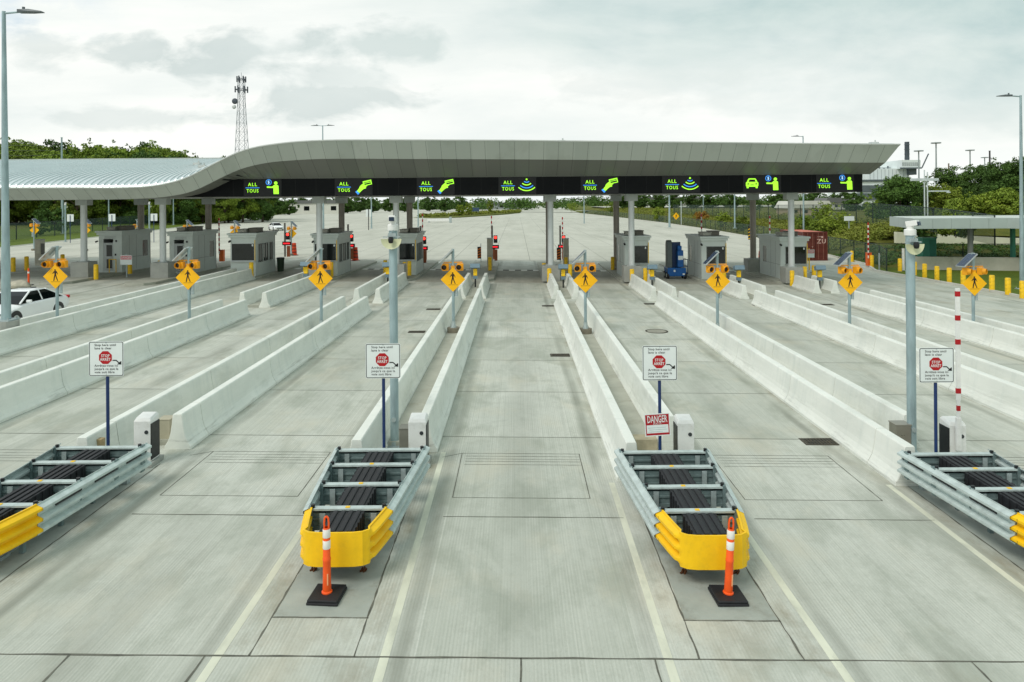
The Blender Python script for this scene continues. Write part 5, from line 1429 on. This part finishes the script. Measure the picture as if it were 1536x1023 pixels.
wl_ = MB(); wl_.loft([[(42.8,77,.5),(42.8,77,1.95),(42.8,77.5,1.95),(42.8,77.5,.5)], [(56,77,.3),(56,77,1.15),(56,77.5,1.15),(56,77.5,.3)], [(90,77,-.4),(90,77,.4),(90,77.5,.4),(90,77.5,-.4)]])
tag(wl_.build('retaining_wall', mat('cream_concrete', (214,214,190), .85, 0, .06, 1)), 'cream retaining wall behind the small shelter at right', 'wall')

# ================================================================ leaves
def leaf_mat(name, a, b, c):
    k = N(name); v = k.coord()
    cc = k.ramp(k.noise(.55, v, 4, .6), [(.3, lin(a)), (.7, lin(b))])
    cc = k.mix(cc, lin(c), k.ramp(k.noise(2.2, v, 6, .8), [(.40, 0), (.7, .9)]))
    oi = k.n('ShaderNodeObjectInfo'); hv = k.n('ShaderNodeHueSaturation'); k.l(cc, hv.inputs['Color'])
    mr = k.n('ShaderNodeMapRange'); mr.inputs['To Min'].default_value = .72; mr.inputs['To Max'].default_value = 1.25; k.l(oi.outputs['Random'], mr.inputs['Value']); k.l(mr.outputs[0], hv.inputs['Value'])
    k.col(hv.outputs[0]); k.set(.7, 0, .2); return k.m
LEAFA = leaf_mat('leaves_olive', (112,132,44), (136,154,58), (84,108,36))
LEAFB = leaf_mat('leaves_dark_green', (70,100,42), (94,122,52), (52,78,36))
LEAFC = leaf_mat('leaves_yellow_green', (122,140,46), (142,156,58), (96,116,40))
LEAFD = leaf_mat('bank_scrub', (108,124,44), (138,142,58), (92,92,40))
BARK = mat('bark', (88,76,62), .9, 0, .25, 6, .4, 20)
def leaves(blobs, n, s, rnd, up=.5):
    vs = []; fs = []
    tot = sum(b[3]*b[4]*b[5] for b in blobs)
    for bx, by, bz, rx, ry, rz in blobs:
        for _ in range(max(8, int(n*rx*ry*rz/tot))):
            d = Vector((rnd.gauss(0,1), rnd.gauss(0,1), rnd.gauss(0,1))).normalized()*(rnd.random()**.33)
            q = Vector((bx+d.x*rx, by+d.y*ry, bz+d.z*rz))
            nn = (Vector((rnd.gauss(0,1), rnd.gauss(0,1), rnd.gauss(0,1)+up))+d*.8).normalized(); a = nn.orthogonal().normalized(); b = nn.cross(a)
            t = rnd.random()*6.28; a, b = a*math.cos(t)+b*math.sin(t), b*math.cos(t)-a*math.sin(t)
            w_ = s*rnd.uniform(.55, 1.25); o = len(vs)
            vs += [tuple(q-a*w_), tuple(q-b*w_*.55+nn*w_*.1), tuple(q+a*w_), tuple(q+b*w_*.55+nn*w_*.1)]; fs.append((o, o+1, o+2, o+3))
    return vs, fs
def tree(name, label, cat, loc, h, cr, seed, lm, n=5200, leaf=.30, trunk=.3, grp=None, low=.22):
    rnd = random.Random(seed); r = thing(name, label, cat, loc, 0, grp)
    blobs = []
    for i in range(30):
        t = rnd.random(); z = h*(low+(1-low)*(.08+.84*t)); wd = cr*(.45+.75*math.sin(math.pi*min(1, (t*.85+.12))))*.85
        a = rnd.random()*6.28; d = wd*rnd.random()**.5
        q = cr*rnd.uniform(.2, .4); blobs.append((d*math.cos(a), d*math.sin(a), z, q, q, q*.72))
    for i in range(46):      # twigs that break the outline
        t = rnd.random(); z = h*(low+(1-low)*(.15+.87*t)); wd = cr*(.5+.8*math.sin(math.pi*min(1, t*.85+.12)))*.98
        a = rnd.random()*6.28; q = cr*rnd.uniform(.06, .17); blobs.append((wd*math.cos(a)*.95, wd*math.sin(a)*.95, z, q, q, q*.8))
    vs, fs = leaves(blobs, n, leaf, rnd)
    m = MB(); m.v = vs; m.f = fs; m.build('crown', lm, r, recalc=False)
    tk = MB(); rings = []
    for j in range(6):
        t = j/5; z = h*.8*t; o = Vector((.12*h*.1*math.sin(t*3+seed), .1*h*.1*math.cos(t*2+seed), 0)); rr = trunk*(1-.78*t)
        rings.append([(o.x+rr*math.cos(k*1.047), o.y+rr*math.sin(k*1.047), z) for k in range(6)])
    tk.loft(rings)
    for b in blobs[:9]:
        z0 = max(h*.15, b[2]*.55); tk.cyl((0,0,z0),(b[0]*.85,b[1]*.85,b[2]),trunk*.32,5,trunk*.08)
    tk.build('trunk', BARK, r); return r
WG = 'trees of the woods behind the left fence'; WLBL = 'leafy tree in the woods behind the left part of the canopy'
protos = [tree('forest_tree', WLBL, 'tree', (0,0,0), 10, 3.6, 21+i, m_, 15000, .17, .22, WG, low=.02) for i, m_ in enumerate((LEAFA, LEAFA, LEAFB))]
used = [False]*3
def place(i, loc, s, rz, sz=None):
    sc_ = (s, s, sz or s)
    if not used[i]:
        used[i] = True; o = protos[i]; o.location = loc; o.scale = sc_; o.rotation_euler.z = rz; return o
    return dup(protos[i], loc, rz, None, None, sc_)
fprof = [(-140,214),(-60,212),(0,214),(10,209),(26,207),(50,212.6),(75,211),(99,207),(130,214),(167,216),(193,211),(222,211),(248,216.5),(274,223),(300,231),(337,233),(372,236),(420,246)]
rnd = random.Random(5)
for row, (Dr, stp, dy) in enumerate(((205, 24, 0), (188, 25, 12), (176, 30, 34))):
    px = -130 + row*9
    while px < (400 if row < 2 else 360):
        yt = tab(fprof, px)+3+dy+rnd.uniform(-1, 5); Dq = Dr+rnd.uniform(-6, 6)
        q = P(px, yt, Dq); g0 = .7; hh = q.z-g0
        place(rnd.choice((0,0,1,1,2)) if px < 175 or px > 235 else rnd.choice((2,2,1)), (q.x, Dq, g0), hh/10*rnd.uniform(.95,1.12), rnd.random()*6.28, hh/10*1.02)
        px += stp*rnd.uniform(.8, 1.2)
# low far trees showing between the columns
FG = 'low far trees seen under the canopy'
lowt = tree('far_tree', 'low far tree seen through the gap under the canopy', 'tree', (0,0,0), 6, 2.6, 77, LEAFB, 2600, .34, .15, FG, low=.05)
fu = False
for px, Dq, hh in [(335,290,8),(352,300,7),(366,310,8.5),(384,300,7),(402,330,8),(416,310,7),(434,300,6.5),(448,340,8),(505,360,8),(522,340,7.5),(540,380,9),(560,360,7),(585,380,8),(606,360,7),(645,390,8),(668,380,7.5),(690,420,9),(940,300,7),(962,320,7.5),(985,310,7),(1012,330,8),(1040,300,7),(1066,310,7.5),(1096,300,6.5),(1180,230,6.5),(1165,250,6),(1222,240,6.5),(1262,220,6),(1283,200,5.5)]:
    q = P(px, 303, Dq); loc = (q.x, Dq, gz(q.x) if px < 800 else 2.0)
    s_ = hh/6
    if not fu: lowt.location = loc; lowt.scale = (s_, s_, s_); fu = True
    else: dup(lowt, loc, rnd.random()*6, None, None, (s_*rnd.uniform(1, 1.5), s_*1.2, s_))
# right hand trees on the bank
RG = 'trees on the bank above the small shelter'
for px, Dq, yt, cr_, lm_, nm, t in ((1350,100,264,3.4,LEAFB,'dark_tree','dark rounded tree on the bank just right of the factory'),(1326,108,290,2.6,LEAFA,'bushy_tree','small olive tree at the left end of the right tree group'),(1376,104,282,2.6,LEAFB,'dark_tree','dark low tree behind the two pale poles'),
                               (1410,98,276,2.8,LEAFC,'bushy_tree','yellow green bushy tree right of the two pale poles'),(1432,116,252,4.2,LEAFB,'dark_tree','tall dark tree behind the yellow green bush'),(1462,112,248,4.4,LEAFB,'dark_tree','broad dark tree below the second high mast'),(1490,106,252,3.8,LEAFB,'dark_tree','dark tree behind the dark bare pole'),
                               (1479,90,288,3.0,LEAFC,'bushy_tree','yellow green bush in front of the dark trees at right'),(1520,98,240,4.4,LEAFB,'dark_tree','tallest tree at the right edge behind the light mast'),(1514,88,286,3.0,LEAFA,'bushy_tree','olive bush at the right edge above the shelter roof'),(1553,96,236,4.6,LEAFB,'dark_tree','tree cut off by the right edge of the photo'),(1444,92,300,2.6,LEAFA,'bushy_tree','low olive bush above the shelter roof')):
    q = P(px, yt, Dq); tree(nm, t, 'tree', (q.x, Dq, 2.0), q.z-2.0, cr_, int(px), lm_, 13000, .18, .2, RG, low=.05)
for px, Dq, hh, cr_, lm_, t in ((858,385,5.5,3.0,LEAFC,'yellow green shrub behind the central column on the bank'),(918,300,4.6,2.0,LEAFA,'small tree on the bank left of the first right booth column'),(988,200,4.2,1.5,LEAFC,'slim yellow sapling left of the pale mast'),(1052,165,2.8,1.6,mat('leaves_rusty', (150,112,40), .8, 0, .25, 2),'rusty brown shrub on the right bank'),(1085,140,3.4,1.3,LEAFC,'bright green sapling on the bank above the second booth from the right'),
                          (1112,130,2.6,1.4,LEAFA,'olive shrub left of the rear right column'),(1240,92,4.6,2.0,LEAFA,'leafy sapling above the rust red container'),(1252,90,3.4,1.8,LEAFC,'yellowish shrub right of the sapling above the container'),(1205,100,2.8,1.6,LEAFA,'olive shrub behind the rightmost column'),(1130,180,4.5,2.0,LEAFB,'small dark tree far behind the rear right column'),(1385,70,2.6,1.5,LEAFB,'dark shrub behind the right camera pole'),(1434,68,2.4,1.5,LEAFA,'shrub between shelter columns')):
    q = P(px, 330, Dq); e_ = max(0, min(2.0, (q.x-lerp_tab(RIGHT, Dq)-1.2)/10*2.4-.3)); tree('bank_shrub', t, 'shrub', (q.x, Dq, e_-.2), hh, cr_, int(px)+3, lm_, 2200, .16, .06, None, low=.05)
for i, (px, py, hh, cr_, t) in enumerate(((62,353,4.4,1.5,'round dark conifer on the left verge, nearest one'),(92,350,4.6,1.4,'round dark conifer on the left verge beside the mast'),(283,322,3.2,1.5,'small round bush far on the left verge, nearest of three'),(293,321,3.0,1.4,'small round bush far on the left verge, middle of three'),(303,320,3.0,1.4,'small round bush far on the left verge, last of three'))):
    p = G(px, py); tree('verge_shrub', t, 'shrub', p, hh, cr_, 300+i, LEAFB, 2200, .16, .06, None, low=.0)
# scrub on the bank: nobody could count it
vs, fs = [], []; rnd = random.Random(9); bl = []
for _ in range(2000):
    y = 79+260*rnd.random()**1.7; a = rnd.uniform(1.2, 13); x = lerp_tab(RIGHT, y)+1.2+a
    z = tab([(0,-.5),(2,-.1),(4.5,.8),(7.5,1.7),(10.5,2.3),(40,2.3)], a); s_ = rnd.uniform(.3, .95)*(1 if rnd.random() < .8 else 1.5)
    bl.append((x, y, z+s_*.25, s_*1.3, s_*1.3, s_*.6))
vs, fs = leaves(bl, 80000, .15, rnd, .9)
m = MB(); m.v = vs; m.f = fs; tag(m.build('bank_scrub', LEAFD, recalc=False), 'wild olive and brown scrub covering the right bank', 'scrub', None, 'stuff')
rnd = random.Random(19); bl = []
for _ in range(520):
    x = rnd.uniform(33.5, 75); y = rnd.uniform(63, 76); s_ = rnd.uniform(.25, .6); bl.append((x, y, slope_z(x, y)+s_*.15, s_*1.4, s_*1.4, s_*.5))
vs, fs = leaves(bl, 22000, .13, rnd, .9)
m = MB(); m.v = vs; m.f = fs; tag(m.build('bank_scrub', LEAFB, recalc=False), 'green scrub on the slope behind the small shelter', 'scrub', None, 'stuff')
# woods and hedges along the horizon
rnd = random.Random(29); bl = []
for _ in range(420):
    x = rnd.uniform(-330, 330); y = rnd.uniform(470, 560) + (60 if x > 60 else 0); s_ = rnd.uniform(2.5, 6.0); bl.append((x, y, .5+s_*.7+(1.6 if x > 40 else 0), s_*1.3, s_*1.3, s_*rnd.uniform(.6, 1.0)))
vs, fs = leaves(bl, 42000, .9, rnd, .7)
m = MB(); m.v = vs; m.f = fs; tag(m.build('far_woods', LEAFB, recalc=False), 'far off woods along the horizon behind the plaza', 'woods', None, 'stuff')
rnd = random.Random(31); bl = []
for _ in range(240):
    t = rnd.random(); y = 230+250*t; x = lerp_tab(LEFT, y)-rnd.uniform(14, 40)-.05*y; s_ = rnd.uniform(1.0, 2.6); bl.append((x, y, .7+s_*.6, s_*1.4, s_*1.4, s_))
vs, fs = leaves(bl, 22000, .4, rnd, .7)
m = MB(); m.v = vs; m.f = fs; tag(m.build('far_hedge', LEAFA, recalc=False), 'unkempt green hedge along the far left verge', 'hedge', None, 'stuff')
# planted traffic island in the middle of the apron
a0, a1, a2 = G(638,329), G(700,324), G(776,319.5)
pb = MB(); pl_ = [(-36,235),(-28,228),(-20,240),(-6,300),(2,352),(-2,362),(-14,345),(-30,290)]
pb.prism(pl_, 'z', .0, .42+.15); struct(pb.build('planting_bed', ROUGHG))
rnd = random.Random(4); bl = []
for _ in range(260):
    t = rnd.random(); x = -33+33*t+rnd.uniform(-3,3); y = 240+108*t+rnd.uniform(-3,8); s_ = rnd.uniform(.5,1.3); bl.append((x, y, .7+s_*.3, s_*1.3, s_*1.3, s_*.7))
vs, fs = leaves(bl, 9000, .4, rnd, .8); m = MB(); m.v = vs; m.f = fs
tag(m.build('island_planting', LEAFD, recalc=False), 'low shrubs and flowers planted on the middle traffic island', 'planting', None, 'stuff')
for px, Dq, hh, t in ((690,262,4.2,'yellow green young tree on the middle traffic island, left one'),(703,270,5.0,'yellow green young tree on the middle traffic island, right one'),(735,310,6.0,'green young tree at the right end of the middle traffic island')):
    q = P(px, 303, Dq); tree('young_tree', t, 'tree', (q.x, Dq, .5), hh, 1.3, int(px), LEAFC, 1500, .28, .07, None, low=.1)

# ================================================================ signs and rails on the far apron
p = G(659, 334); r = thing('barrier_beam', 'white crash barrier beam lying on the far apron before the planted island', 'barrier', (p.x, p.y, p.z), RAD(-4))
MB().box(-3.2,-.25,.35,3.2,.25,1.0).build('beam', WHITE, r, bevel=.05); MB().box(2.7,-.3,.0,3.3,.3,1.5).build('end_post', GALV, r); MB().box(-3.0,-.2,0,-2.5,.2,.35).build('foot', GALV, r)
p = G(1022, 338); r = thing('warning_sign', 'yellow diamond warning sign on a pale post by the right kerb', 'sign', p)
MB().cyl((0,.05,0),(0,.05,6.0),.09,10).build('post', mat('pole_pale', (205,214,212)), r); MB().prism([(-1.3-.8,2.3),(-1.3,1.4),(-1.3+.8,2.3),(-1.3,3.2)], 'y', -.05, -.01).build('panel', SIGNY, r)
MB().prism([(-1.45,1.9),(-1.3,1.9),(-1.1,2.6),(-1.3,2.75),(-1.5,2.45),(-1.3,2.5)], 'y', -.06, -.051).build('arrow', INK, r)
p = P(712, 314, 285); r = thing('notice_board', 'dark blue board on two posts on the middle traffic island', 'sign', (p.x, 285, .45))
MB().box(-1.9,-.1,1.4,1.9,.1,3.0).build('board', mat('board_blue', (62,84,112), .5), r)
for sx in (-1,1): MB().box(sx*1.4-.1,-.08,0,sx*1.4+.1,.08,1.4).build('post', GALV, r)
p = G(983, 0) if 0 else P(1271, 340, 84); r = thing('notice_board', 'white notice board on the fence above the right bank', 'sign', (p.x, 83.5, 2.1))
MB().box(-.6,-.05,.95,.6,.05,1.5).build('board', SIGNW, r); MB().box(-.05,.05,0,.05,.12,1.5).build('post', GALV, r)
# the opposite approach on the far left: same signs seen from behind
bk_ = ['first', 'second', 'third', 'fourth', 'fifth', 'sixth']
for i, (px, py) in enumerate(((51,374),(128,371),(206,368),(281,362),(352,356),(437,349))):
    q = P(px, py, 75.0-i*1.0); dup(PS, (q.x, 75.0-i*1.0, gz(q.x)), math.pi, f'pedestrian sign seen from behind beyond the booths, {bk_[i]} from the left', 'pedestrian signs seen from behind on the far approach')
for i, px in enumerate((105.5, 168, 231)):
    q = P(px, 340, 90); dup(SS, (q.x, 90, gz(q.x)), math.pi, f'white sign seen from behind on the far left approach, {bk_[i]} from the left', 'stop signs seen from behind on the far approach', (1.25,1.25,1.35))
for i, px in enumerate((98, 224)):
    q = P(px, 340, 92); dup(CP, (q.x, 92, gz(q.x)), math.pi, f'pale camera pole on the far left approach, {bk_[i]} from the left', 'camera poles on the far approach')
for px, py, Dm, t in ((536,340,0,'white sign on a dark pole left of the fifth booth, far apron'),):
    p = G(553, 345); r = thing('road_sign', t, 'sign', p); MB().cyl((0,0,0),(0,0,4.2),.08,8).build('post', DARKP, r); MB().box(-.5,.02,2.6,.5,.06,4.0).build('panel', SIGNW, r)

# ================================================================ small shelter at right
SHP = mat('shelter_panel', (176,188,184), .45, .15, .04, 1); SHD = mat('shelter_joint', (92,100,98), .6)
r = thing('shelter', 'flat roofed grey shelter with panelled fascia on round columns at right', 'shelter', (0,0,0))
out = [(34.7,63.5),(32.7,56.2),(40.1,55.8),(42.2,52.5),(60,52),(60,66),(36.2,65)]
m = MB(); m.prism(out, 'z', 3.96, 4.02); m.build('roof', mat('shelter_roof', (196,202,196), .6, 0, .06, .6), r)
for i in range(len(out)-1):
    a, b = Vector(out[i]), Vector(out[i+1]); 
    if i >= 4: continue
    d_ = (b-a); n_ = Vector((d_.y, -d_.x)).normalized()*-1; L = d_.length; u_ = d_.normalized()
    k_n = max(1, round(L/1.42)); fp = MB()
    for j in range(k_n):
        q0 = a+u_*(L*j/k_n+.01); q1 = a+u_*(L*(j+1)/k_n-.01)
        c = (q0+q1)/2; fp.obox((c.x, c.y, 3.62), (u_.x*(q1-q0).length/2, u_.y*(q1-q0).length/2, 0), (-u_.y*.03, u_.x*.03, 0), (0,0,.43))
    fp.build('fascia', SHP, r)
m = MB(); m.prism([(x+(.05 if x < 35 else 0), y+.06) for x, y in out], 'z', 3.22, 3.28); m.build('ceiling', SHD, r)
for x, y in ((37.85, 57.0), (42.4, 55.6), (50, 60)): MB().cyl((x,y,-.46),(x,y,3.25),.21,16).build('column', mat('shelter_column', (112,116,112), .6, 0, .08, 3), r, smooth='auto')
o = MB(); o.loft([[(34.4,59,-.6),(34.4,59,.66),(34.4,59.35,.66),(34.4,59.35,-.6)], [(42.2,57.3,-.6),(42.2,57.3,.66),(42.2,57.65,.66),(42.2,57.65,-.6)], [(60,54.5,-.6),(60,54.5,.66),(60,54.85,.66),(60,54.85,-.6)]])
tag(o.build('concrete_wall', concrete_smooth('wall_concrete', (178,178,162), (196,195,180), (140,136,118), .6, 1.2)), 'low concrete wall under the small shelter at right', 'wall')
x_, y_ = 37.2, 62.0; r = thing('utility_cabinet', 'teal green utility cabinet behind the low concrete wall', 'cabinet', (x_, y_, -.46))
MB().box(-.62,-.45,.0,.62,.45,2.55).build('body', mat('teal_paint', (70,150,126), .5, 0, .06, 3), r, bevel=.02); MB().box(-.66,-.49,2.551,.66,.49,2.63).build('lid', mat('teal_lid', (120,178,158), .5), r); MB().box(.0,-.457,.2,.55,-.4505,2.4).build('door', mat('teal_door', (52,128,106), .5), r)
q = P(1519, 340, 58.6); r = thing('teal_post', 'teal green post beside the right shelter column', 'post', (q.x, 58.6, -.4)); MB().box(-.14,-.14,0,.14,.14,3.6).build('post', bpy.data.materials['teal_paint'], r); MB().box(-.2,-.2,0,.2,.2,.04).build('base_plate', GALV, r)
q = G(1355, 406); r = thing('marker_post', 'slim white marker post beside the yellow bollards at right', 'post', q); MB().box(-.09,-.05,0,.09,.05,1.9).build('post', WHITE, r); MB().box(-.13,-.08,0,.13,.08,.05).build('base_plate', GALV, r)
q = G(1319, 405); r = thing('marker_post', 'thin galvanised post on the grass right of the orange gate', 'post', q); MB().cyl((0,0,0),(0,0,1.45),.06,8).build('post', GALV, r); MB().box(-.1,-.1,0,.1,.1,.03).build('base_plate', GALV, r)

# ================================================================ lattice tower, factory, far buildings
TW = mat('tower_steel', (150,156,160), .6, .2, .1, 2)
top = P(362, 118, 220); r = thing('radio_tower', 'tall lattice radio tower with antennas behind the canopy', 'tower', (top.x, 220, .5))
hh = top.z-.5; lat = MB()
def hwid(z): return 2.5-(2.5-.85)*min(1, z/(hh*.86))
n = 16
for i in range(n):
    z0, z1 = hh*i/n, hh*(i+1)/n; a, b = hwid(z0), hwid(z1)
    cs = ((-1,-1),(1,-1),(1,1),(-1,1))
    for j in range(4):
        c, d_ = cs[j], cs[(j+1)%4]
        lat.bar((c[0]*a,c[1]*a,z0),(c[0]*b,c[1]*b,z1),.12); lat.bar((c[0]*a,c[1]*a,z0),(d_[0]*b,d_[1]*b,z1),.06); lat.bar((d_[0]*a,d_[1]*a,z0),(c[0]*b,c[1]*b,z1),.06); lat.bar((c[0]*b,c[1]*b,z1),(d_[0]*b,d_[1]*b,z1),.06)
lat.build('lattice', TW, r)
ANT = mat('antenna_grey', (84,90,98), .6, .1, .1, 3)
for zz, rad, hs in ((hh-.2, 1.3, 1.9), (hh-3.5, 1.85, 2.0)):
    for j in range(6):
        a = j*1.047+.3; MB().cbox((rad*math.cos(a), rad*math.sin(a), zz), .34, .3, hs).build('antenna', ANT, r)
    pf = MB(); pf.prism(arcband(0,0,rad*.7,rad*1.02,0,359.9,12), 'z', zz-.12, zz+.02); pf.build('platform', ANT, r)
MB().lathe([(0,-.5),(.7,-.4),(.95,-.05),(.95,.15)], (-1.7,-1.1,hh-7.4), 14, 'y').build('dish', ANT, r); MB().lathe([(0,-.5),(.5,-.4),(.65,-.05),(.65,.15)], (-2.0,-1.0,hh-9.2), 12, 'y').build('dish', mat('dish_white', (214,216,214), .5), r)
MB().cyl((0,0,hh),(0,0,hh+2.0),.07,6).build('mast', TW, r)

FW = mat('factory_cladding', (226,234,232), .6, .1, .05, .3); FD = mat('factory_dark', (96,106,110), .6, .1, .1, .5)
D0 = 300.0
def fx(px): return P(px, 260, D0).x
def fz(py): return P(1335, py, D0).z
r = thing('factory', 'pale industrial plant with a dark stack far behind the right trees', 'factory', (fx(1335), D0, 0)); ox = fx(1335)
def fbox(name, x0, x1, y0, y1, m_, d0=0, d1=40, par=None):
    a_ = P(x0, y0, D0+d0); b_ = P(x1, y1, D0+d0)
    return MB().box(a_.x-ox, d0, b_.z, b_.x-ox, d1, a_.z).build(name, m_, par or r)
fbox('hall', 1303, 1364, 253, 310, FW, 0, 40); fbox('low_wing', 1285, 1372, 272, 314, FW, -12, -.5); fbox('roof', 1284, 1374, 269.5, 272, FD, -12.5, -.3)
fbox('window_band', 1286, 1330, 278, 288, FD, -12.3, -12.05); fbox('dark_base', 1285, 1340, 290, 300, FD, -12.4, -12.02)
fbox('tower_block', 1353, 1381, 240, 252.5, FW, -4, 14); fbox('tower_support', 1364, 1375, 252.6, 262, FD, -2, 10); fbox('roof_deck', 1351, 1383, 251.2, 253, FD, -4.5, -3.9)
s_ = MB(); s_.cyl((fx(1360.7)-ox,0,fz(242)),(fx(1360.7)-ox,0,fz(213)),.95,16); stk = s_.build('stack', mat('stack_dark', (74,82,88), .5, .2, .1, 1), r)
for yy in (217, 224, 231, 237): MB().cyl((fx(1360.7)-ox,0,fz(yy+.6)),(fx(1360.7)-ox,0,fz(yy)),1.12,16).build('ring', FD, stk)
for i in range(11):
    xx = 1305+i*5.6; fbox('cladding_joint', xx, xx+.45, 254, 271, FD, -.06, -.02)
for i in range(9):
    xx = 1354+i*3.0; fbox('louvre', xx, xx+1.2, 243.5, 249, FD, -4.06, -4.02)
pp = MB()
for i, px in enumerate((1306,1311,1317,1323,1330,1337,1343)): pp.cyl((fx(px)-ox,6,fz(253)),(fx(px)-ox,6,fz(248+(i % 3)*1.5)),.35,6)
pp.bar((fx(1303)-ox,5,fz(251)),(fx(1345)-ox,5,fz(251)),.25); pp.build('roof_pipes', FD, r)
rp = MB(); rp.bar((fx(1383)-ox,0,fz(252)),(fx(1393)-ox,0,fz(231)),.4); rp.build('jib', FD, r)
def house(label, px, Dq, wd, hh, z0, m_, rm, dp=8):
    q = P(px, 303, Dq); r = thing('building', label, 'building', (q.x, Dq, z0))
    MB().box(-wd/2,0,0,wd/2,dp,hh).build('wall', m_, r); MB().prism([(-wd/2-.4,hh),(wd/2+.4,hh),(wd/2-.6,hh+1.6),(-wd/2+.6,hh+1.6)], 'y', -.4, dp+.4).build('roof', rm, r)
    for i in range(4): MB().box(-wd/2+wd*(i+.3)/4,-.06,hh*.35,-wd/2+wd*(i+.7)/4,-.005,hh*.75).build('window', GLASSD, r)
PALEW = mat('pale_wall', (206,206,196), .7, 0, .05, .5); BEI = mat('beige_wall', (186,166,140), .7, 0, .08, .5); RFG = mat('roof_grey', (104,106,104), .7)
house('white house seen under the canopy beyond the left apron', 470, 330, 26, 5.2, .5, PALEW, RFG)
house('low grey building far left under the canopy', 405, 420, 30, 4.6, .5, PALEW, RFG)
house('low beige building on the right bank below the rightmost display', 1216, 150, 9, 1.6, 2.2, BEI, PALEW)
house('small grey roofed building on the bank right of the rightmost column', 1260, 210, 9, 2.0, 2.6, PALEW, RFG)
house('long grey building far behind the central lanes', 745, 520, 30, 3.6, .3, mat('far_grey_wall', (150,156,156), .7), RFG)
house('long pale building far right beyond the bank', 1000, 560, 70, 5.5, 1.5, PALEW, RFG)
